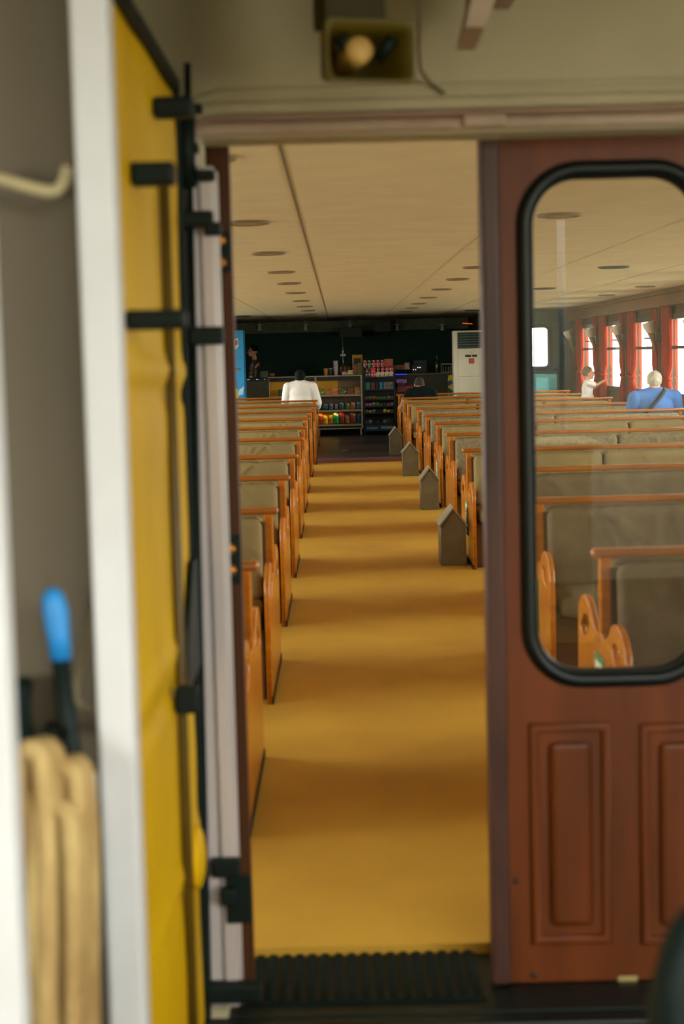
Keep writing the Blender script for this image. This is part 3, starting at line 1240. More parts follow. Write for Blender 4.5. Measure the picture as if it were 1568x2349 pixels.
# middle shelf
mids = [(737, 752, 924, 'dark green wide', (26, 56, 46), (40, 80, 70), (100, 110, 90)),
        (753, 764, 926, 'steel blue', (50, 92, 120), (30, 60, 80), (150, 150, 140)),
        (766, 775, 927, 'grey and orange', (96, 80, 70), (150, 90, 50), (150, 150, 140)),
        (777, 789, 923, 'teal', (40, 84, 104), (24, 52, 64), (140, 146, 140)),
        (791, 802, 926, 'yellow-green', (110, 110, 40), (40, 70, 60), (170, 160, 50)),
        (803, 815, 924, 'orange', (160, 92, 52), (110, 66, 44), (190, 150, 110)),
        (817, 828, 922, 'light blue', (60, 120, 160), (40, 84, 120), (170, 150, 120))]
for i, (a, b, c_, nm, k1, k2, k3) in enumerate(mids):
    bag(a, b, c_, 940, YS + .08, pm('mid%d' % i, k1, k2, k3, 30), '%s snack packet on the middle shelf of the counter' % nm,
        'packets on the middle shelf')
tops = [(637, 652, 890, 'dark green', (40, 54, 30), (90, 84, 40), (60, 50, 30)), (660, 672, 889, 'olive', (60, 60, 30), (100, 90, 40), (50, 44, 30)),
        (726, 744, 890, 'green and yellow stacked', (70, 84, 34), (150, 130, 50), (40, 50, 36)),
        (746, 757, 896, 'low brown', (120, 80, 46), (140, 96, 56), (90, 60, 40)),
        (759, 775, 892, 'pinkish red', (140, 82, 58), (110, 60, 44), (180, 150, 110)),
        (779, 794, 887, 'tall green', (50, 66, 30), (150, 130, 40), (30, 44, 32)),
        (796, 811, 891, 'dark brown', (84, 58, 44), (70, 48, 38), (110, 76, 56)),
        (813, 826, 889, 'tan and yellow', (130, 96, 40), (170, 130, 40), (90, 64, 44))]
for i, (a, b, c_, nm, k1, k2, k3) in enumerate(tops):
    carton(a, b, c_, 905, YS + .08, pm('top%d' % i, k1, k2, k3, 34), '%s carton on the upper shelf of the snack counter' % nm,
           'box', 'snack_box', 'cartons on the upper shelf')
# things on the countertop
ct = zt


def on_counter(px, py=861, y=YS + .12):
    return Vector((sx(px, y), y, ct))


for i, (px, lid) in enumerate(((748, True), (758, True))):
    q = on_counter(px)
    t = thing('paper_cup', ('orange-yellow' if i == 0 else 'dark') + ' paper cup with a pale lid on the snack counter', 'cup', q)
    bm = B()
    lathe(bm, [(.032, 0), (.044, .125), (.040, .125)], seg=20)
    obj('cup', bm, mat('cup_%d' % i, (190, 118, 30) if i == 0 else (52, 52, 36), .6), t, True)
    bm = B()
    lathe(bm, [(.047, .122), (.047, .132), (.040, .140), (.001, .142)], seg=20)
    obj('lid', bm, mat('cup_lid', (176, 160, 120), .5), t, True)
q = on_counter(771)
t = thing('cup_stack', 'tall stack of white paper cups on the snack counter', 'cups', q)
for k in range(7):
    bm = B()
    z = k * .03
    ox = .004 * math.sin(k * 2.1)
    lathe(bm, [(.034, z), (.046, z + .10), (.049, z + .104), (.044, z + .108)], ox, 0, 0, 20)
    obj('cup', bm, mat_cup if k else m_whitegrey, t, True) if False else obj('cup', bm, m_whitegrey, t, True)
m_nut = mat('snack_jar_brown', (118, 76, 30), .5, c2=(84, 54, 24), scale=40)
for i, px in enumerate((782, 792, 802)):
    q = on_counter(px, y=YS + .26)
    t = thing('snack_jar', 'brown snack jar standing on the snack counter, %s' % ('beside the white cup stack', 'middle of three', 'nearest the yellow sign')[i],
              'jar', q, 0, 'brown jars on the counter')
    bm = B()
    lathe(bm, [(.036, 0), (.039, .02), (.039, .15), (.032, .18)], seg=18)
    obj('jar', bm, m_nut, t, True)
    bm = B()
    lathe(bm, [(.036, .178), (.036, .205), (.001, .207)], seg=18)
    obj('lid', bm, m_dcab, t, True)
carton(784, 797, 853, 860, YS + .05, pm('wl1', (150, 130, 116), (110, 50, 50), (176, 164, 140), 40), 'low white and maroon box on the snack counter')
carton(798, 809, 850, 860, YS + .05, pm('wl2', (168, 150, 104), (120, 96, 56), (150, 120, 80), 40), 'low cream box on the snack counter')
carton(808, 818, 836, 861, YS + .10, pm('wl3', (96, 54, 34), (70, 44, 32), (120, 70, 44), 40), 'brown packet below the yellow sign', depth=.08)
carton(819, 831, 833, 861, YS + .10, pm('wl4', (70, 78, 22), (50, 60, 22), (96, 64, 32), 40), 'olive green packet below the yellow sign', depth=.08)
t = thing('chips_sign', 'yellow sign with dark bars above the snack counter', 'sign', P(819.5, 835, YS + .25))
a, b = P(808, 835, YS + .25), P(831, 813, YS + .25)
bm = B()
ww, hh = (b.x - a.x) / 2, b.z - a.z
box(bm, -ww, ww, 0, .02, 0, hh, .002)
obj('board', bm, mat('sign_yellow', (180, 128, 20), .6), t)
for k in (-.45, 0, .45):
    bm = B()
    box(bm, k * ww - .022, k * ww + .022, -.004, .0, hh * .02, hh * .62)
    obj('bar', bm, m_dcab, t)
bm = B()
box(bm, -.02, .02, .005, .02, -(a.z - ct), 0)
obj('post', bm, m_dcab, t)
# chrome tap
q = on_counter(788, y=YS + .34)
t = thing('chrome_tap', 'slim shining chrome tap column on the snack counter', 'tap', q)
bm = B()
lathe(bm, [(.05, 0), (.045, .02), (.012, .03), (.012, .38), (.018, .39), (.018, .55), (.008, .56), (.006, .80), (.001, .81)], seg=16)
obj('column', bm, m_steel, t, True)
bm = B()
box(bm, -.05, .05, -.04, .02, .37, .42, .008)
obj('spout_block', bm, m_steel, t)

# black display rack
xc = (sx(832.8) + sx(906)) / 2
HWR = (sx(906) - sx(832.8)) / 2
t = thing('display_rack', 'black wire rack crowded with small sweets next to the counter', 'rack', (xc, YS, 0))
rz = [sz(868), sz(897), sz(919), sz(935), sz(950), sz(975)]
bm = B()
for x in (-HWR, HWR - .03):
    box(bm, x, x + .03, 0, .03, 0, sz(845))
    box(bm, x, x + .03, .37, .40, 0, sz(845))
obj('frame', bm, m_dcab, t)
for z in rz:
    bm = B()
    box(bm, -HWR, HWR, 0, .40, z - .012, z)
    box(bm, -HWR, HWR, -.005, .005, z - .012, z + .018)
    obj('tray', bm, m_dcab, t)
bm = B()
box(bm, -HWR, HWR, .38, .40, .06, sz(845))
obj('back_panel', bm, m_dcab, t)
bm = B()
box(bm, -HWR + .02, HWR - .02, -.012, .10, sz(991), sz(977), .004)
o = obj('header_board', bm, mat('rack_blue_board', (14, 56, 92), .5, c2=(10, 46, 80)), t)
tag(o, 'blue board with white lettering')
bm = B()
rr = random.Random(5)
x = .02
while x < HWR - .06:
    wv = rr.uniform(.012, .03)
    box(bm, x, x + wv, -.016, -.011, sz(987) + rr.uniform(0, .01), sz(980))
    x += wv + .008
x = -HWR + .06
while x < -.05:
    wv = rr.uniform(.012, .025)
    box(bm, x, x + wv, -.016, -.011, sz(986), sz(982))
    x += wv + .01
obj('lettering', bm, mat('board_lettering', (150, 156, 160), .5), o)
# gum and cigarette cartons on the rack: two upper rows of printed cartons
row1 = [(833, 841, 'dark red'), (843, 851, 'green'), (853, 861, 'red'), (863, 871, 'crimson'), (873, 880, 'rose red')]
c1 = {'dark red': (130, 40, 40), 'green': (14, 84, 50), 'red': (150, 40, 44), 'crimson': (140, 32, 40), 'rose red': (150, 52, 54)}
for i, (a, b, nm) in enumerate(row1):
    carton(a, b, 828, 844, YS + .03, pm('r1%d' % i, c1[nm], (190, 180, 160), (20, 24, 24), 26),
           '%s carton with pale print in the top row of the rack' % nm, 'box', 'sweet_box', 'printed cartons on the rack top')
carton(881, 901, 826, 844, YS + .03, pm('r15', (128, 62, 40), (160, 50, 40), (120, 110, 60), 30),
       'wide reddish brown carton in the top row of the rack')
for i, (a, b, nm, k) in enumerate([(837, 848, 'black and red tall', (30, 30, 30)), (850, 861, 'bright red tall', (170, 46, 46)),
                                   (864, 871, 'dark red narrow', (120, 36, 36)), (874, 881, 'crimson narrow', (140, 36, 36)),
                                   (884, 891, 'red narrow', (150, 44, 40)), (893, 902, 'brick red', (150, 56, 46))]):
    carton(a, b, 845 if a < 860 else 845, 868 if a < 860 else 856, YS + .01, pm('r2%d' % i, k, (176, 170, 160), (150, 50, 50), 26),
           '%s carton in the second row of the rack' % nm, 'box', 'sweet_box', 'printed cartons in the second row')
for i in range(4):
    a = 862 + i * 10.3
    carton(a, a + 9.6, 856, 868, YS + .00, pm('r3', (170, 158, 136), (60, 56, 50), (186, 176, 156), 40),
           'small white carton with black print on the rack, %s' % ('beside the red cartons', 'second of four', 'third of four', 'at the rack edge')[i],
           'box', 'sweet_box', 'white cartons on the rack')
bigs = [(838, 848, 'teal green', (10, 92, 84)), (850, 860, 'maroon', (90, 36, 36)), (862, 868, 'black', (18, 26, 26)),
        (870, 877, 'sky blue', (24, 110, 140)), (879, 902, 'grey striped', (90, 84, 84))]
for i, (a, b, nm, k) in enumerate(bigs):
    carton(a, b, 879, 897, YS + .03, pm('r4%d' % i, k, tuple(int(v * .8) for v in k), tuple(min(255, v + 30) for v in k), 20),
           '%s packet in the third row of the rack' % nm, 'box', 'sweet_box')
hues = {'green': (60, 96, 40), 'pink': (150, 60, 100), 'yellow': (170, 150, 40), 'red': (150, 56, 40), 'dark blue': (24, 50, 76),
        'black': (18, 28, 26), 'brown': (96, 62, 40), 'olive': (84, 84, 36), 'grey': (90, 92, 84)}
plan = [(919, ['brown', 'green', 'red', 'olive', 'green', 'green', 'grey', 'brown']),
        (935, ['pink', 'pink', 'grey', 'green', 'olive', 'dark blue', 'red', 'grey']),
        (950, ['olive', 'yellow', 'grey', 'black', 'black', 'yellow', 'yellow', 'olive']),
        (975, ['dark blue', 'grey', 'black', 'dark blue', 'black', 'grey', 'dark blue', 'black'])]
rown = {919: 'fourth', 935: 'fifth', 950: 'sixth', 975: 'lowest'}
cn = ['at the left end', 'second from the left', 'third from the left', 'left of the middle', 'right of the middle',
      'third from the right', 'second from the right', 'at the right end']
for py, names in plan:
    for i, nm in enumerate(names):
        a = 837 + i * 8.3
        h = R.uniform(6, 10)
        k = hues[nm]
        carton(a + R.uniform(0, 1), a + 7.2, py - h, py, YS + .04, pm('s_' + nm, k, tuple(int(v * .55) for v in k), tuple(min(255, int(v * 1.3 + 20)) for v in k), 50),
               'small %s sweet packet in the %s row of the rack, %s' % (nm, rown[py], cn[i]), 'packet', 'sweet_packet', 'small packets on the rack', depth=.08)

# dark counter right of the rack
xa2, xb2 = sx(908), sx(1062)
t = thing('dark_counter', 'dark olive shop counter with a blue light strip right of the rack', 'counter', ((xa2 + xb2) / 2, YS + .3, 0))
W2 = (xb2 - xa2) / 2
zc2 = sz(856, 960, YS + .3)
bm = B()
box(bm, -W2, W2, 0, .5, 0, zc2 - .03)
obj('cabinet', bm, m_brcab, t)
bm = B()
box(bm, -W2, W2, -.02, .52, zc2 - .03, zc2, .003)
obj('countertop', bm, mat('dark_counter_top', (84, 74, 52), .5), t)
bm = B()
lx0 = -W2
box(bm, lx0, lx0 + sx(931) - sx(904), -.03, -.021, zc2 - .022, zc2 - .008)
obj('light_strip', bm, mat('blue_led', (30, 50, 220), .5, emit=(30, 60, 255), estr=1.6), t)
y2 = YS + .4
carton(903, 928, 841, 852, y2, pm('q1', (110, 62, 48), (84, 50, 40), (130, 80, 60), 30), 'wide brown box on the dark counter beside the rack')
carton(928, 939, 836, 852, y2, pm('q2', (150, 132, 110), (120, 100, 80), (60, 50, 44), 26), 'cream box on the dark counter beside the rack')
carton(909, 933, 874, 883, YS + .2, pm('q3', (120, 82, 140), (90, 60, 110), (60, 70, 110), 12), 'flat lilac box on display before the dark counter', depth=.09)
carton(911, 929, 883, 888, YS + .2, pm('q5', (28, 44, 78), (30, 60, 100), (130, 130, 150), 20), 'dark blue box under the lilac box', depth=.09)
carton(911, 950, 889, 903, YS + .2, pm('q4', (120, 34, 30), (96, 28, 26), (170, 90, 80), 12), 'wide dark red box behind the bench', depth=.09)
tdisp = thing('display_step', 'dark step stand holding the lilac and red boxes', 'stand', (sx(930), YS + .19, 0))
bm = B()
box(bm, -.2, .2, 0, .1, 0, P(930, 903.3, YS + .2).z - .001)
box(bm, -.2, .05, .055, .1, P(930, 903.3, YS + .2).z - .001, P(930, 888, YS + .2).z - .004)
obj('stand_body', bm, m_dcab, tdisp)
# bottle and glass case
bo = thing('glass_bottle', 'dark green bottle standing alone on the dark counter', 'bottle', (sx(1003, y2), y2, zc2))
bm = B()
lathe(bm, [(.036, 0), (.04, .01), (.04, .18), (.034, .21), (.014, .25), (.013, .31), (.016, .32)], seg=18)
obj('bottle_body', bm, mat('bottle_green', (36, 52, 38), .15), bo, True)
bm = B()
lathe(bm, [(.017, .315), (.017, .335), (.001, .337)], seg=18)
obj('cap', bm, m_steel, bo, True)
gc = thing('countertop_case', 'small glass case with pale frame on the dark counter by the air conditioner', 'display case', (sx(1025, y2), y2, zc2))
bm = B()
for x in (-.11, .10):
    for y in (0, .16):
        box(bm, x, x + .01, y, y + .01, 0, .16)
box(bm, -.11, .11, 0, .17, .15, .18)
box(bm, -.11, .11, 0, .17, 0, .015)
obj('case_frame', bm, mat('case_frame', (110, 96, 66), .5), gc)
bm = B()
for x in (-.07, -.02, .03, .07):
    box(bm, x, x + .02, .06, .09, .015, .11)
obj('contents', bm, mat('case_contents', (120, 116, 96), .6), gc)
bm = B()
box(bm, -.105, .105, .002, .004, .012, .15)
obj('glass', bm, m_glass, gc)
# espresso machine with small lamps
cm = thing('coffee_machine', 'dark coffee machine with small bright lamps on the dark counter', 'coffee machine', (sx(960, y2), y2, zc2))
bm = B()
box(bm, -.13, .18, 0.05, .4, 0, .17, .01)
box(bm, -.10, .18, 0.05, .4, .165, .26, .01)
obj('machine_body', bm, m_dcab, cm)
m_lamp = mat('tiny_lamp', (255, 250, 230), .4, emit=(255, 250, 225), estr=3)
for (px, py) in ((948, 848), (953, 848), (958, 843), (963, 843)):
    bm = B()
    q = P(px, py, y2 + .04)
    lathe(bm, [(.001, -.004), (.010, -.003), (.010, .004), (.001, .006)], q.x - sx(960, y2), .044, q.z - zc2, 10, 'Y')
    obj('indicator_lamp', bm, m_lamp, cm, True)
# yellow snack display
yd = YS + .1
a, b = P(1025, 905, yd), P(1044, 857, yd)
t = thing('snack_display', 'yellow printed display stand against the white air conditioner', 'display stand', ((a.x + b.x) / 2, yd, 0))
bm = B()
box(bm, -(b.x - a.x) / 2, (b.x - a.x) / 2, 0, .12, 0, b.z, .003)
obj('stand_body', bm, m_dcab, t)
bm = B()
box(bm, -(b.x - a.x) / 2 + .02, (b.x - a.x) / 2, -.006, 0, .55, b.z - .02)
obj('poster', bm, pm('disp', (160, 124, 20), (20, 66, 80), (150, 140, 110), 9), t)

# air conditioner
ya = 30.6
a, b = P(1043, 1000, ya), P(1116, 757, ya)
acw = b.x - a.x + .05
t = thing('air_conditioner', 'tall white floor-standing air conditioner with black louvres', 'air conditioner', (a.x + acw / 2, ya, 0))
m_ac = mat('ac_cream', (206, 198, 172), .45, c2=(198, 190, 164), scale=3)
h = b.z
bm = B()
box(bm, -acw / 2, acw / 2, 0, .38, 0, h, .018, 3)
obj('casing', bm, m_ac, t)


def acz(py):
    return P(1080, py, ya).z


def acx(px):
    return P(px, 850, ya).x - (a.x + acw / 2)


bm = B()
box(bm, acx(1051), acw / 2 - .03, -.012, .01, acz(1000) * 0 + .06, acz(800), .006)
obj('front_cover', bm, m_ac, t)
bm = B()
box(bm, acx(1050), acw / 2 - .03, -.003, .004, acz(799), acz(762))
m_lv = mat('louvre_green', (70, 92, 78), .6)
g = obj('grille', bm, mat('ac_black', (10, 26, 24), .6), t)
for k in range(6):
    bm = B()
    z = acz(763) - (acz(763) - acz(798)) * (k + .6) / 6
    box(bm, acx(1051), acw / 2 - .035, -.016, -.002, z - .008, z + .004, rot=None)
    obj('louvre', bm, m_lv, g)
bm = B()
box(bm, acx(1080), acx(1081), -.018, -.002, acz(798), acz(763))
obj('divider', bm, m_frame, g)
bm = B()
box(bm, acx(1067), acx(1094), -.016, -.011, acz(819), acz(813.5))
dsp = obj('control_display', bm, m_frame, t)
bm = B()
box(bm, acx(1081), acx(1082.3), -.018, -.016, acz(817.5), acz(815))
obj('digit', bm, mat('amber_digit', (230, 140, 30), .5, emit=(255, 150, 30), estr=1.5), dsp)
bm = B()
box(bm, acx(1075), acx(1087.5), -.014, -.012, acz(834), acz(821.5))
st = obj('red_sticker', bm, mat('sticker_red', (150, 48, 36), .5), t)
bm = B()
for py, x0_, x1_ in ((823.5, 1077, 1086), (827.5, 1076.5, 1086.5), (831, 1077, 1086)):
    box(bm, acx(x0_), acx(x1_), -.0155, -.014, acz(py) - .004, acz(py) + .004)
obj('sticker_text', bm, mat('sticker_text', (190, 130, 110), .5), st)
bm = B()
for k in range(5):
    box(bm, acx(1077.5 + k * 1.5), acx(1078.6 + k * 1.5), -.0135, -.012, acz(808.5), acz(807.3))
obj('lettering', bm, mat('ac_lettering', (110, 106, 92), .5), t)
bm = B()
box(bm, acx(1051), acw / 2 - .03, -.0135, -.0119, acz(863.4), acz(863))
obj('cover_seam', bm, m_frame, t)

# wall sockets of light under the ceiling of the shop: spotlights on the fascia
m_spot = mat('spot_white', (226, 220, 196), .5)
for i, px in enumerate((595, 700, 803, 910, 1014)):
    q = P(px, 741, 35.7)
    t = thing('spotlight', 'small pale spotlight hanging above the shop, %s from the left-hand poster cabinet' % ordn[i], 'spotlight',
              (q.x, 35.7, HC), 0, 'spotlights above the shop')
    zt_ = q.z - HC
    bm = B()
    lathe(bm, [(.03, 0), (.03, -.01), (.008, -.012), (.008, zt_ - .02), (.07, zt_ - .022), (.07, zt_ - .045), (.001, zt_ - .046)], seg=16)
    obj('mount', bm, m_spot, t, True)
    bm = B()
    lathe(bm, [(.028, 0), (.034, -.05), (.03, -.07), (.05, -.12), (.042, -.125), (.001, -.11)], 0, 0, zt_ - .04, 16)
    obj('lamp_head', bm, m_spot, t, True)
for (p0, p1_, q0, q1, lab, nm) in ((777, 830, 750, 775, 'dim green-grey screen hanging in the dark above the yellow sign', 'hanging_screen'),
                               (859, 896, 736, 762, 'dark green box fixed high above the sweets rack', 'wall_box')):
    a, b = P(p0, q1, 35.3), P(p1_, q0, 35.3)
    t = thing(nm, lab, 'screen' if nm == 'hanging_screen' else 'box', ((a.x + b.x) / 2, 35.3, a.z))
    bm = B()
    box(bm, -(b.x - a.x) / 2, (b.x - a.x) / 2, 0, .12, 0, b.z - a.z, .01)
    obj('housing', bm, mat('dim_screen', (46, 58, 40), .6) if nm == 'hanging_screen' else m_frame, t)
    bm = B()
    if nm == 'hanging_screen':
        box(bm, -.15, -.13, .04, .06, b.z - a.z, HC - a.z)
        box(bm, .13, .15, .04, .06, b.z - a.z, HC - a.z)
        obj('hanger', bm, m_frame, t)
    else:
        box(bm, -.05, .12, -.01, 0, .04, .12)
        obj('cover', bm, mat('dim_cover', (40, 50, 38), .6), t)
# orange indicator tubes near the air conditioner
t = thing('neon_tube', 'orange glowing tube above the white air conditioner', 'lamp', P(1090, 750, 35.0))
bm = B()
q = P(1090, 756, 35.0)
o0 = P(1090, 750, 35.0)
tube(bm, [P(1090, 757, 35) - o0, P(1090, 747, 35) - o0], .016, 10)
tube(bm, [P(1083, 743, 35) - o0, P(1060, 741.5, 35) - o0], .008, 8)
obj('tube', bm, mat('orange_neon', (220, 90, 20), .5, emit=(255, 96, 20), estr=1.2), t, True)

# left: dark cooler and blue poster cabinet
yk = 31.2
a, b = P(565, 1000, yk), P(613, 867, yk)
t = thing('drinks_cooler', 'dark low cooler with tiny blue lights under the standing person', 'cooler', ((a.x + b.x) / 2, yk, 0))
bm = B()
box(bm, -(b.x - a.x) / 2, (b.x - a.x) / 2, 0, .6, 0, b.z, .01)
obj('casing', bm, m_dcab, t)
bm = B()
box(bm, -(b.x - a.x) / 2 + .03, (b.x - a.x) / 2 - .03, -.012, 0, .1, b.z - .06, .005)
obj('door', bm, m_brcab, t)
m_led = mat('blue_lamp', (150, 160, 255), .5, emit=(140, 150, 255), estr=2.0)
for px in (568, 571, 588, 591, 607):
    bm = B()
    q = P(px, 868, yk)
    box(bm, q.x - (a.x + b.x) / 2 - .008, q.x - (a.x + b.x) / 2 + .008, -.014, 0, b.z - .03, b.z - .018)
    obj('indicator_lamp', bm, m_led, t)
for (p0, p1_, q0, k, lab, nm) in ((597, 614, 848, (44, 56, 40), 'dark green tin on the cooler next to the standing person', 'tin_box'),
                              (616, 631, 852, (110, 52, 34), 'reddish brown bowl of snacks at the left end of the counter', 'snack_bowl')):
    y = yk + .2 if nm == 'tin_box' else YS + .1
    q = P((p0 + p1_) / 2, 866, y)
    zb = b.z if nm == 'tin_box' else ct
    t = thing(nm, lab, 'box' if nm == 'tin_box' else 'bowl', (q.x, y, zb))
    bm = B()
    if nm == 'tin_box':
        box(bm, -.07, .07, 0, .1, 0, .11, .006)
        obj('tin_body', bm, mat('tin', k, .4), t)
        bm = B()
        box(bm, -.073, .073, -.003, .103, .11, .13, .004)
        obj('lid', bm, mat('tin_lid', (60, 70, 52), .4), t)
    else:
        lathe(bm, [(.03, 0), (.04, .01), (.065, .055), (.060, .055), (.04, .02)], seg=20)
        obj('bowl_body', bm, mat('bowl', k, .4), t, True)
        bm = B()
        for k2 in range(7):
            ell(bm, (.03 * math.cos(k2), .03 * math.sin(k2), .055), (.022, .022, .02), sub=1)
        obj('snacks', bm, mat('bowl_snacks', (136, 84, 60), .6), t, True)['kind'] = 'stuff'
yb = 29.4 + .6
a, b = P(500, 1000, yb), P(557.5, 757, yb)
t = thing('poster_cabinet', 'tall bright blue cabinet with pictures at the far left', 'cabinet', ((a.x + b.x) / 2, yb, 0))
hb_, wb = b.z, (b.x - a.x) / 2
bm = B()
box(bm, -wb, wb, 0, .5, 0, hb_, .01)
obj('casing', bm, mat('cabinet_blue', (20, 128, 176), .5, c2=(24, 120, 168)), t)


def bx_(px, py):
    q = P(px, py, yb)
    return q.x - (a.x + b.x) / 2, q.z


def flat(pts, name, k, dy, parent=None, em=None):
    pg = [bx_(*p) for p in pts]
    bmq = prism(pg, [], .004, 0, 'XZ')
    for v in bmq.verts:
        v.co.y -= dy
    return obj(name, bmq, mat(name, k, .5), parent or t)


flat([(536, 778), (545, 776), (547, 792), (543, 801), (536, 800)], 'logo', (176, 180, 176), .003)
flat([(539, 781), (544, 780), (545, 790), (539, 793)], 'logo_mark', (150, 44, 40), .006)
flat([(536, 844), (552, 845), (552, 849), (536, 849)], 'door_handle', (60, 84, 84), .006)
flat([(546, 900), (549, 893), (555, 890), (559, 884), (557.4, 905), (546, 908)], 'ice_splash', (150, 190, 204), .003)
flat([(536, 889), (545, 893), (547, 912), (536, 914)], 'yellow_print', (196, 186, 60), .005)

# ------------------------------------------------------------------ doorway, bulkhead and the deck in front of it


def PX(px, py, x):
    """point on the upright plane x = const that the pixel shows"""
    d = rt * ((px - 784) / F_PX) - up * ((py - 1174.5) / F_PX) + fw
    d = d * (x / d.x)
    return Vector((d.x, d.y, EYE + d.z))


ZH = P(1090, 304, 3.86).z        # underside of the door header
XJ = -.312                      # left jamb
bm = B()
box(bm, -3.9, XJ, 3.86, 4.0, -.1, 2.9)
box(bm, 1.12, 4.6, 3.86, 4.0, -.1, 2.9)
box(bm, XJ, 1.12, 3.86, 4.0, ZH, 2.9)
struct('wall_front', bm, m_bulk)
bm = B()
box(bm, -3.9, 4.6, 4.0, 4.12, 2.2, 2.9)
struct('wall_front_lintel', bm, m_bulk)
bm = B()
box(bm, -3.0, 3.0, -3.4, 3.86, -.12, -.06)
struct('deck_floor', bm, mat('dark_deck_paint', (10, 28, 24), 0.4, spec=.3, c2=(8, 22, 19), scale=3))
bm = B()
box(bm, -3.0, OPEN_T[0], -3.4, 3.86, 2.72, 2.85)
box(bm, OPEN_T[1], 3.0, -3.4, 3.86, 2.72, 2.85)
box(bm, OPEN_T[0], OPEN_T[1], OPEN_T[3], 3.86, 2.72, 2.85)
box(bm, OPEN_T[0], OPEN_T[1], -3.4, OPEN_T[2], 2.72, 2.85)
struct('ceiling_deck_overhang', bm, m_bulk)

for nm_, x_, (o0_, o1_, o2_, o3_) in (('wall_dimming_starboard', 3.0, OPEN_R), ('wall_dimming_port', -3.1, OPEN_L)):
    bm = B()
    box(bm, x_, x_ + .1, -3.4, 3.99, -.12, o2_)
    box(bm, x_, x_ + .1, -3.4, 3.99, o3_, 2.85)
    box(bm, x_, x_ + .1, -3.4, o0_, o2_, o3_)
    box(bm, x_, x_ + .1, o1_, 3.99, o2_, o3_)
    struct(nm_, bm, m_bulk)  # unseen side walls added to dim the light on the door front
bm = B()
box(bm, -3.1, 3.1, -3.5, -3.4, -.12, 2.85)
struct('wall_dimming_aft', bm, m_bulk)  # unseen wall added behind the viewer, keeps daylight off the door front

# mouldings round the opening
def mould(name, pxy, r_, m, dy, rad, squash=None):
    z = P(900, pxy, 3.85).z
    x0 = XJ - .055 - (z - ZH) * .5
    pts = [(x0, dy, .3), (x0, dy, z - rad - .3), (x0, dy, z - rad)]
    for k in range(1, 9):
        a = PI - PI / 2 * k / 8
        pts.append((x0 + rad + rad * math.cos(a), dy, z - rad + rad * math.sin(a)))
    pts += [(.5, dy, z), (1.3, dy, z)]
    bm_ = B()
    tube(bm_, pts, r_, 12, rx=squash, up_hint=Vector((0, 1, 0)))
    return struct(name, bm_, m, True)


mould('trim_21', 287, .010, m_bulk2, 3.852, .085, .016)
mould('trim_22', 262, .014, mat('darker_trim_paint', (146, 116, 98), .5), 3.858, .115, .008)
mould('trim_23', 237, .008, m_bulk, 3.858, .14, .016)
mould('trim_24', 200, .006, m_bulk, 3.858, .18, .008)
a, b = P(1062, 292, 3.84), P(1158, 262, 3.84)
bm = B()
box(bm, a.x, b.x, 3.828, 3.86, a.z, b.z, .004)
struct('trim_25', bm, m_bulk2)

# sill and ribbed mat
bm = B()
box(bm, -.6, 1.3, 3.86, 4.245, -.10, -.030, .002)
box(bm, -.6, 1.3, 3.80, 3.86, -.10, -.034, .01)
struct('trim_26', bm, mat('dark_sill', (8, 24, 21), 0.42, spec=.25, c2=(6, 18, 16), scale=9))
t = thing('door_mat', 'dark green ribbed rubber mat lying in the doorway', 'doormat', (.04, 3.93, -.030))
bm = B()
box(bm, -.30, .293, .0, .305, .0, .008)
obj('mat_base', bm, m_black, t)
bm = B()
for k in range(17):
    x = -.298 + k * .035
    box(bm, x, x + .019, .0, .31, .006, .014, .002)
obj('ribs', bm, mat('mat_rib', (12, 27, 22), .8, spec=.1, c2=(9, 20, 17), scale=20), t)

# right sliding leaf with its window
YL = 4.03
door = thing('door_1', None, None, (0, 0, 0))
door['kind'] = 'structure'
dl = P(1111, 1200, YL).x
dr = dl + (P(1738, 1200, YL).x - dl)
gx0, gx1 = P(1189, 1000, YL).x, P(1640, 1000, YL).x
gz0, gz1 = P(1400, 1576, YL).z, P(1400, 366, YL).z
gw = P(1228, 1000, YL).x - gx0
bmq = prism([(dl, -.028), (dr, -.028), (dr, ZH + .03), (dl, ZH + .03)],
            [rrect(gx0 + gw * .5, gx1 - gw * .5, gz0 + gw * .5, gz1 - gw * .5, .135, 10)], .045, .002, 'XZ')
for v in bmq.verts:
    v.co.y += YL + .0225
obj('door_board', bmq, m_doorw, door)
bm = B()
loop = [(x, YL + .0, z) for x, z in rrect(gx0 + gw * .5, gx1 - gw * .5, gz0 + gw * .5, gz1 - gw * .5, .135, 12)]
tube(bm, loop, gw * .5, 16, True, rx=.022, up_hint=Vector((1, 0, 0)))
loop2 = [(x, YL + .045, z) for x, z in rrect(gx0 + gw * .5, gx1 - gw * .5, gz0 + gw * .5, gz1 - gw * .5, .135, 12)]
tube(bm, loop2, gw * .5, 16, True, rx=.018, up_hint=Vector((1, 0, 0)))
obj('rubber_gasket', bm, m_gasket, door, True)
bmq = prism(rrect(gx0 + gw * .3, gx1 - gw * .3, gz0 + gw * .3, gz1 - gw * .3, .14, 10), [], .004, 0, 'XZ')
for v in bmq.verts:
    v.co.y += YL + .022
obj('glass', bmq, m_glassd, door)
bm = B()
wst = P(1155, 1200, YL).x - dl
box(bm, dl, dl + wst, YL - .018, YL + .05, -.028, ZH + .02, .010, 3)
obj('edge_strip', bm, m_stile, door)
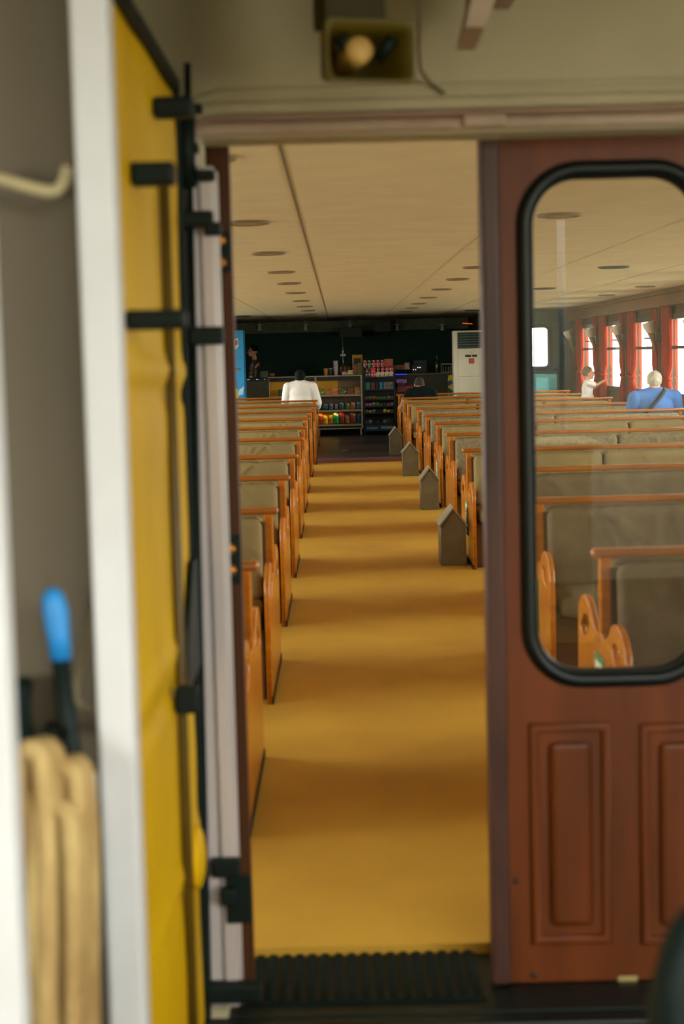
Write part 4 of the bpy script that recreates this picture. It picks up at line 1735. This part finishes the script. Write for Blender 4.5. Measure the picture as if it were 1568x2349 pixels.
for (p0, p1_) in ((1220, 1398), (1470, 1648)):
    a, b = P(p0, 2165, YL), P(p1_, 1655, YL)
    dx = .0
    bmq = prism([(a.x, a.z), (b.x, a.z), (b.x, b.z), (a.x, b.z)],
                [[(a.x + .022, a.z + .022), (b.x - .022, a.z + .022), (b.x - .022, b.z - .022), (a.x + .022, b.z - .022)]],
                .024, .007, 'XZ')
    for v in bmq.verts:
        v.co.y += YL - .004
    fr_ = obj('panel_moulding', bmq, m_doorw, door)
    bm = B()
    box(bm, a.x + .05, b.x - .05, YL - .016, YL + .002, a.z + .05, b.z - .05, .014, 2)
    obj('raised_panel', bm, m_doorw, door)
a, b = P(1416, 2258, YL), P(1462, 2238, YL)
bm = B()
box(bm, a.x, b.x, YL - .004, YL + .001, a.z, b.z, .003)
obj('brass_plate', bm, mat('pale_brass', (170, 150, 90), .35, c2=(150, 128, 70)), door)
for (px, py, r_) in ((1385, 2018, .007), (1225, 2236, .010), (1182, 2020, .008)):
    q = P(px, py, YL)
    bm = B()
    lathe(bm, [(.001, -.003), (r_, -.002), (r_, .003)], q.x, YL - (.0 if px > 1300 else 0), q.z, 12, 'Y')
    obj('screw_head', bm, m_stile, door, True)

# left leaf pushed back into its pocket
door2 = thing('door_2', None, None)
door2['kind'] = 'structure'
xe = P(560, 1500, YL).x
bm = B()
box(bm, -1.0, xe, YL, YL + .045, -.028, P(500, 322, YL).z, .004)
obj('door_board', bm, m_doorr, door2)
bm = B()
box(bm, xe - .052, xe - .012, YL - .006, YL + .001, .01, P(500, 330, YL).z, .003)
obj('edge_strip', bm, m_doorr, door2)
for (py0, py1, cx, n_) in ((1225, 1340, 530, 2), (530, 625, 507, 2)):
    a, b = P(cx - 22, py1, YL), P(cx + 22, py0, YL)
    bm = B()
    box(bm, a.x, b.x, YL - .010, YL - .004, a.z, b.z, .004)
    pl = obj('latch_plate', bm, m_black, door2)
    for s in (-1, 1):
        bm = B()
        lathe(bm, [(.001, -.006), (.012, -.004), (.014, .0)], (a.x + b.x) / 2, YL - .010, (a.z + b.z) / 2 + s * .027, 14, 'Y')
        obj('latch_screw', bm, m_brass, pl, True)

# white worn frame left of the opening
yfr = 3.80
a0, a1, a2 = P(447, 1200, yfr).x, P(480, 1200, yfr).x, P(515, 1200, yfr).x
zb_, zt2 = P(500, 1962, yfr).z, P(470, 330, yfr).z
bm = B()
box(bm, a0, a1 - .003, yfr + .01, 3.86, .02, zt2, .004)
box(bm, a1, a2, yfr, 3.86, .02, zt2 - .05, .006)
box(bm, a2, a2 + .006, yfr + .02, 3.86, .02, zt2 - .06, .002)
struct('trim_27', bm, m_whitegrey)

# tall yellow vinyl panel beside the doorway
XY = -.36
y_near, y_far = 2.53, 3.79
ztop = PX(405, 215, XY + .005).z
t = thing('yellow_panel', 'tall yellow vinyl-covered panel with black clamps left of the doorway', 'panel', (XY, (y_near + y_far) / 2, 0))
ymid = (y_near + y_far) / 2


def fold(p):
    z, y = p.z, p.y + ymid
    k = 0
    for zc_, a_, w_ in ((1.585, .010, .02), (.92, -.012, .022), (.995, .008, .02), (.50, .008, .03), (.47, -.008, .02), (1.53, -.008, .02)):
        k += a_ * math.exp(-((z - zc_ + .02 * (y - 3)) / w_) ** 2)
    k += .006 * noise.noise(Vector((0, y * 2.5, z * 3)))
    if p.x > -.01:
        return p + Vector((k, 0, 0))
    return p


bm = B()
pad(bm, -.02, .0, y_near - ymid, y_far - ymid, .0, ztop, .010, nx=2, ny=24, nz=120, f=fold)
obj('vinyl_cover', bm, m_yel, t, True)
bm = B()
box(bm, -.035, .012, y_near - ymid, y_far - ymid, ztop - .002, ztop + .034, .006)
obj('top_edge', bm, m_black, t)
bm = B()
box(bm, -.035, .012, y_far - ymid - .03, y_far - ymid + .005, .0, ztop, .004)
obj('end_seal', bm, m_black, t)
# rod lying on the cover
r_y = PX(378, 560, XY + .01).y - ymid
bm = B()
tube(bm, [(.012, r_y, .05), (.012, r_y, PX(378, 420, XY + .01).z)], .011, 12)
obj('rod', bm, m_yeld, t, True)


def clamp(px0, px1, py0, py1, dx=.03, lab='clamp', x_in=.005):
    a_, b_ = PX(px0, py1, XY + .012), PX(px1, py0, XY + .012)
    zc_ = (a_.z + b_.z) / 2
    h_ = (py1 - py0) / F_PX * (a_.y + b_.y) / 2 / 2
    bmx = B()
    box(bmx, x_in, dx, a_.y - ymid, b_.y - ymid, zc_ - h_, zc_ + h_, .006)
    return obj(lab, bmx, m_black, t)




def wing(px0, px1, py0, py1, dep=.05):
    q0 = PX(px0, (py0 + py1) / 2, XY + .004)
    a_, b_ = P(px0, py1, q0.y), P(px1, py0, q0.y)
    bmx = B()
    box(bmx, .002, b_.x - XY, q0.y - ymid, q0.y - ymid + dep, a_.z, b_.z, .007)
    return obj('clamp', bmx, m_black, t)


wing(300, 398, 368, 424)
wing(290, 425, 708, 758)
wing(352, 440, 218, 268)
wing(402, 455, 1577, 1640, .03)
bm = B()
w0 = PX(446, 1290, XY + .02)
w1 = PX(430, 1600, XY + .02)
pts2 = [(w0.y - ymid + .1, w0.z), (w0.y - ymid, w0.z), (w1.y - ymid, w1.z), (w0.y - ymid + .15, w1.z)]
bmq = prism(pts2, [], .012, .002, 'YZ')
for v in bmq.verts:
    v.co.x += .012
obj('black_flap', bmq, m_black, t)
bulge = B()
c_ = PX(468, 1960, XY + .02)
ell(bulge, (.006, c_.y - ymid - .02, c_.z), (.02, .07, .075), sub=3)
obj('cover_bulge', bulge, m_yel, t, True)

# black door hardware standing in front of the white frame
hw = thing('door_bolt', 'black upright door bolt with latch blocks on the white frame beside the doorway', 'door bolt', (a0, yfr, 0))


def blk(px0, px1, py0, py1, y_=3.77, dep=.03, nm='latch_block', bev=.006):
    a_, b_ = P(px0, py1, y_), P(px1, py0, y_)
    bmx = B()
    box(bmx, a_.x - a0, b_.x - a0, y_ - yfr, y_ - yfr + dep, a_.z, b_.z, bev)
    return obj(nm, bmx, m_black, hw)


blk(407, 488, 482, 522)
blk(432, 512, 748, 792)
blk(400, 462, 236, 262)
blk(395, 455, 326, 352)
blk(448, 492, 388, 415, 3.77)
blk(468, 506, 508, 540, 3.77)
blk(484, 550, 1972, 2016, 3.77)
blk(505, 540, 2040, 2080, 3.76)
blk(462, 600, 2262, 2306, 3.76, .05)
blk(520, 575, 2010, 2120, 3.79, .02, 'cover_plate', .003)
bm = B()
tube(bm, [P(431, 350, 3.78) - Vector((a0, yfr, 0)), P(430, 145, 3.78) - Vector((a0, yfr, 0))], .008, 10)
obj('bolt_pin', bm, m_black, hw, True)
bm = B()
tube(bm, [P(426, 240, 3.785) - Vector((a0, yfr, 0)), P(430, 430, 3.785) - Vector((a0, yfr, 0))], .021, 12)
obj('bolt_rod', bm, m_black, hw, True)
bm = B()
tube(bm, [P(434, 400, 3.785) - Vector((a0, yfr, 0)), P(478, 2300, 3.785) - Vector((a0, yfr, 0))], .008, 10)
obj('guide_rod', bm, m_black, hw, True)

# white posts, grey panel, ropes at the left
yp = 2.35
xa_, xb_ = P(204, 1174, yp).x, P(290, 1174, yp).x
bm = B()
box(bm, xa_, xb_, yp, yp + .06, -.02, 2.72, .005)
tag(obj('white_post', bm, m_white), 'broad white painted post left of the yellow panel', 'post')
bm = B()
xc_ = P(22, 1650, 1.9).x
box(bm, xc_ - .06, xc_, 1.9, 1.95, -.02, 2.72, .005)
tag(obj('white_post', bm, m_white), 'white painted post cut by the left edge below the bent pipe', 'post')
bm = B()
box(bm, -3.0, xa_ + .01, 2.46, 2.52, -.02, 2.72)
struct('wall_deck_left', bm, m_grey)
bm = B()
yb2 = 2.38
tube(bm, [P(-60, 395, yb2), P(0, 412, yb2), P(60, 428, yb2), P(108, 440, yb2), P(130, 438, yb2), P(145, 422, yb2), P(154, 395, yb2), P(156, 380, yb2 + .06)], .0095, 12)
tag(obj('bent_pipe', bm, mat('pale_pipe', (160, 146, 112), .5)), 'pale bent pipe on the grey wall at the upper left', 'pipe')
t = thing('rope_coil', 'hanging coil of thick beige rope at the lower left edge', 'rope', P(120, 2349, 2.28))
o0 = t.location.copy()
rq = random.Random(3)
for (px0, px1, pyt, r_) in ((48, 100, 1720, .017), (78, 128, 1712, .016), (110, 180, 1760, .016), (150, 196, 1750, .014), (30, 70, 1800, .014), (90, 160, 1850, .015)):
    yy = 2.28 + rq.uniform(-.03, .03)
    pts = []
    for k in range(13):
        a_ = PI * k / 12
        pts.append(P((px0 + px1) / 2 - (px1 - px0) / 2 * math.cos(a_), pyt + 40 - 40 * math.sin(a_), yy + .01 * math.cos(a_)))
    left = [P(px0 + 6 * math.sin(k * .8) + 22 * (1 - k / 8) - 5, pyt + 40 + (2620 - pyt) * (1 - k / 8), yy + .01) for k in range(8)]
    right = [P(px1 + 6 * math.sin(k * .7 + 1) + 30 * (k / 8), pyt + 40 + (2620 - pyt) * (k / 8), yy - .01) for k in range(1, 9)]
    bm = B()
    tube(bm, [p - o0 for p in left + pts + right], r_, 12)
    obj('rope_loop', bm, m_rope, t, True)
hk = B()
tube(hk, [P(100, 1735, 2.28) - o0, P(112, 1690, 2.30) - o0, P(118, 1668, 2.46) - o0], .010, 8)
obj('hook', hk, m_black, t, True)
t = thing('broom_handle', 'dark pole with a bright blue grip leaning on the grey wall at the left', 'broom', P(150, 2349, 2.4))
o0 = t.location.copy()
bm = B()
tube(bm, [P(118, 1350, 2.37) - o0, P(120, 1366, 2.37) - o0, P(126, 1400, 2.37) - o0, P(134, 1460, 2.37) - o0, P(140, 1512, 2.37) - o0],
     [.008, .0165, .020, .017, .016], 16)
obj('grip', bm, m_blue, t, True)
bm = B()
tube(bm, [P(138, 1505, 2.375) - o0, P(170, 1760, 2.38) - o0, P(215, 2300, 2.4) - o0, P(230, 2900, 2.42) - o0], .014, 12)
obj('pole', bm, m_black, t, True)
bm = B()
pad(bm, P(20, 1700, 2.40).x, P(98, 1700, 2.40).x, 2.40, 2.44, P(60, 1960, 2.40).z, P(60, 1560, 2.40).z, .015, nx=12, ny=2, nz=12,
    f=lambda p: p + Vector((.018 * math.sin(p.z * 22), -.008 * math.sin(p.x * 160), 0)))
tag(obj('dark_cloth', bm, m_black, None, True), 'dark cloth hanging on the grey wall behind the rope', 'cloth')
bm = B()
tube(bm, [P(206, 1395, 2.42), P(196, 1480, 2.42), P(178, 1560, 2.42), P(172, 1600, 2.42), P(190, 1622, 2.42), P(212, 1628, 2.42)], .006, 8)
tag(obj('cord', bm, mat('pale_cord', (134, 120, 92), .7), None, True), 'thin pale cord hanging beside the blue grip', 'cord')
t = thing('brown_pole', 'dark brown pole with a white cap tucked behind the white post', 'pole', P(226, 2349, 2.335))
o0 = t.location.copy()
a_, b_ = P(206, 1893, 2.33), P(206, 1772, 2.33)
bm = B()
box(bm, a_.x - o0.x - .011, a_.x - o0.x + .012, -.02, .005, -o0.z, a_.z - o0.z)
obj('pole_body', bm, mat('dark_brown', (46, 34, 22), .5), t)
bm = B()
box(bm, a_.x - o0.x - .012, a_.x - o0.x + .012, -.021, .006, a_.z - o0.z, b_.z - o0.z, .004)
obj('cap', bm, m_white, t)

# horn loudspeaker over the doorway
m_horn = mat('olive_horn', (98, 84, 18), .45, c2=(84, 72, 16), scale=4)
ys_ = 3.30
cc = P(850, 116, ys_)
t = thing('horn_loudspeaker', 'olive rectangular horn loudspeaker with a cream centre above the doorway', 'loudspeaker', cc, .26)
hwx, hhz = P(950, 116, ys_).x - cc.x, cc.z - P(850, 182, ys_).z
bm = B()


def ring(w_, h_, y_, r_=.25):
    return [bm.verts.new((x, y_, z)) for x, z in rrect(-w_, w_, -h_, h_, min(w_, h_) * r_, 4)]


rs = [ring(hwx + .006, hhz + .006, .0), ring(hwx + .006, hhz + .006, .012), ring(hwx * .90, hhz * .86, .06), ring(hwx * .78, hhz * .7, .14),
      ring(.030, .030, .20)]
ri = [ring(hwx, hhz, .0), ring(hwx * .84, hhz * .8, .05), ring(hwx * .55, hhz * .55, .11), ring(.024, .024, .17)]
for seq in (rs, ri):
    for p_, q_ in zip(seq[:-1], seq[1:]):
        n_ = len(p_)
        for k in range(n_):
            bm.faces.new((p_[k], p_[(k + 1) % n_], q_[(k + 1) % n_], q_[k]))
n_ = len(rs[0])
for k in range(n_):
    bm.faces.new((rs[0][k], rs[0][(k + 1) % n_], ri[0][(k + 1) % n_], ri[0][k]))
bm.faces.new(rs[-1])
bm.faces.new(ri[-1])
obj('horn', bm, m_horn, t, True)
bm = B()
lathe(bm, [(.030, .17), (.030, .04), (.028, .02), (.020, .010), (.001, .008)], -.018, 0, .004, 24, 'Y')
o = obj('centre_cap', bm, mat('cream_cap', (196, 156, 84), .5), t, True)
bm = B()
box(bm, -.05, .04, .10, .22, .005, .095, .012)
obj('driver_housing', bm, mat('tan_housing', (150, 108, 44), .5), t)
bm = B()
for s in (-1, 1):
    tube(bm, [(s * .055, .03, hhz * .55), (s * .028, .05, -.01)], [.014, .010], 10)
    obj('inner_strut', bm, m_black, t, True)
    bm = B()
bm.free()
bm = B()
box(bm, -.085, .045, .04, .13, hhz + .002, 2.72 - cc.z, .006)
box(bm, -.10, .06, .03, .14, 2.70 - cc.z, 2.72 - cc.z)
obj('bracket', bm, mat('dark_olive_bracket', (52, 46, 16), .6, spec=.2), t)
bm = B()
pts = [P(962, 30, 3.5), P(960, 110, 3.6), P(964, 160, 3.75), P(985, 190, 3.84), P(1020, 215, 3.85)]
tube(bm, [P(958, -160, 3.45)] + pts, .004, 8)
tag(obj('cable', bm, mat('grey_cable', (110, 96, 76), .6), None, True), 'thin grey cable running down beside the horn loudspeaker', 'cable')
t = thing('ceiling_bracket', 'pinkish painted bracket at the top edge right of the loudspeaker', 'bracket', P(1100, 30, 3.4))
o0 = t.location.copy()
bm = B()
a_, b_ = P(1066, 62, 3.4) - o0, P(1112, 62, 3.4) - o0
c_, d_ = P(1150, -40, 3.4) - o0, P(1090, -40, 3.4) - o0
q = [bm.verts.new((p.x, yy, p.z)) for yy in (0, .25) for p in (a_, b_, c_, d_)]
for f in ((0, 1, 2, 3), (4, 5, 6, 7), (0, 1, 5, 4), (1, 2, 6, 5), (2, 3, 7, 6), (3, 0, 4, 7)):
    bm.faces.new([q[i] for i in f])
obj('bracket_body', bm, m_bulk2, t)
bm = B()
box(bm, -.01, .09, .0, .25, d_.z - .005, 2.72 - o0.z, .004)
obj('mount', bm, m_bulk2, t)

# black bag at the lower right
t = thing('black_bag', 'black bag at the lower right corner in front of the brown door', 'bag', P(1600, 2349, 1.7))
bm = B()
ell(bm, (0, 0, -.02), (.055, .06, .16), sub=4)
for v in bm.verts:
    v.co.x += .10 * (v.co.z + .16) * .5 - .01
    v.co += v.co.normalized() * noise.noise(v.co * 14) * .01
obj('bag_body', bm, m_black, t, True)
bm = B()
tube(bm, [(.02, 0, .12), (.03, 0, .30), (.06, 0, .5), (.10, 0, .3), (.06, 0, .12)], .008, 8)
obj('bag_strap', bm, m_black, t, True)

# outside: quay beyond the windows and the stern rail behind the viewer
bm = B()
box(bm, -60, 60, -60, 80, -1.6, -1.5)
struct('ground', bm, mat('pale_quay', (190, 184, 166), .8, c2=(176, 170, 152), scale=.6))


def railing(name, x0, y0, x1, y1, zb, zt_, n, rails, m, r_, lab):
    t_ = thing(name, lab, 'railing', (x0, y0, zb))
    for z in rails:
        bmx = B()
        tube(bmx, [(0, 0, z - zb), (x1 - x0, y1 - y0, z - zb)], r_, 10)
        obj('rail', bmx, m, t_, True)
    for k in range(n):
        u = k / (n - 1)
        bmx = B()
        tube(bmx, [((x1 - x0) * u, (y1 - y0) * u, 0), ((x1 - x0) * u, (y1 - y0) * u, zt_ - zb)], r_, 8)
        obj('baluster', bmx, m, t_, True)
    return t_


railing('quay_railing', 7.5, 18, 7.5, 44, -1.5, 1.75, 12, (1.75, .9, .3), mat('pale_yellow_rail', (190, 180, 110), .5), .02,
        'pale yellow quay railing outside the curtained windows')

# teal cabinet by the side door
ytc = 29.75
a, b = P(1226, 1000, ytc), P(1277, 858, ytc)
t = thing('teal_cabinet', 'teal cabinet standing below the side door with the round-cornered window', 'cabinet', ((a.x + b.x) / 2, ytc, 0))
wq = (b.x - a.x) / 2
bm = B()
box(bm, -wq, wq, 0, .45, 0, b.z, .012)
obj('casing', bm, mat('teal_paint', (52, 148, 146), .45, c2=(44, 136, 136)), t)
bm = B()
box(bm, -wq + .03, wq * .25, -.008, 0, .06, b.z - .06, .004)
dd = obj('door', bm, mat('pale_teal_paint', (92, 172, 170), .45), t)
bm = B()
box(bm, wq * .25 + .02, wq - .03, -.008, 0, .06, b.z - .06, .004)
obj('door', bm, mat('deep_teal_paint', (26, 120, 116), .45), t)
# scrap of paper on the shop floor
q = P(790, 1035, 26.8)
bm = B()
box(bm, -.05, .05, -.02, .02, .0, .004)
o = obj('paper_scrap', bm, m_white, None, False, (q.x, 26.9, .0))
o.rotation_euler = (0, 0, .25)
tag(o, 'small white scrap of paper on the dark floor before the snack counter', 'paper')

# behind the viewer, mirrored in the door window: white rail and pole, on a cream box made up for the yellowish reflection
ym = 2 * (YL + .022)


def V(px, py, D_):
    p = P(px, py, D_)
    return Vector((p.x, ym - D_, p.z))


t = thing('reflection_box', 'cream box added for the yellowish reflection in the door window', 'box', V(1310, 1100, 9.0))
t.location.z = -.06
o0 = t.location.copy()
bm = B()
h1 = V(1300, 1012, 9.0).z
box(bm, V(1180, 1100, 9).x - o0.x, V(1360, 1100, 9).x - o0.x, -.7, 0, 0, h1 + .02, .01)
obj('box_body', bm, mat('cream_box', (214, 190, 130), .6), t)
bm = B()
box(bm, V(1180, 1100, 9).x - o0.x - .01, V(1385, 1100, 9).x - o0.x, -.72, .02, h1 + .02, h1 + .05, .008)
obj('lid', bm, mat('cream_lid', (226, 206, 150), .6), t)
t = thing('deck_rail', 'white deck rail and pole mirrored in the door window', 'railing', (V(1290, 900, 9.2).x, V(1290, 900, 9.2).y, h1 + .03))
o0 = t.location.copy()
bm = B()
tube(bm, [(0, 0, 0), (0, 0, V(1290, 505, 9.2).z - o0.z)], .022, 12)
obj('pole', bm, m_white, t, True)
for py in (845, 892):
    bm = B()
    tube(bm, [(-.5, 0, V(1290, py, 9.2).z - o0.z), (0.0, 0, V(1290, py, 9.2).z - o0.z)], .016, 10)
    obj('rail', bm, m_white, t, True)
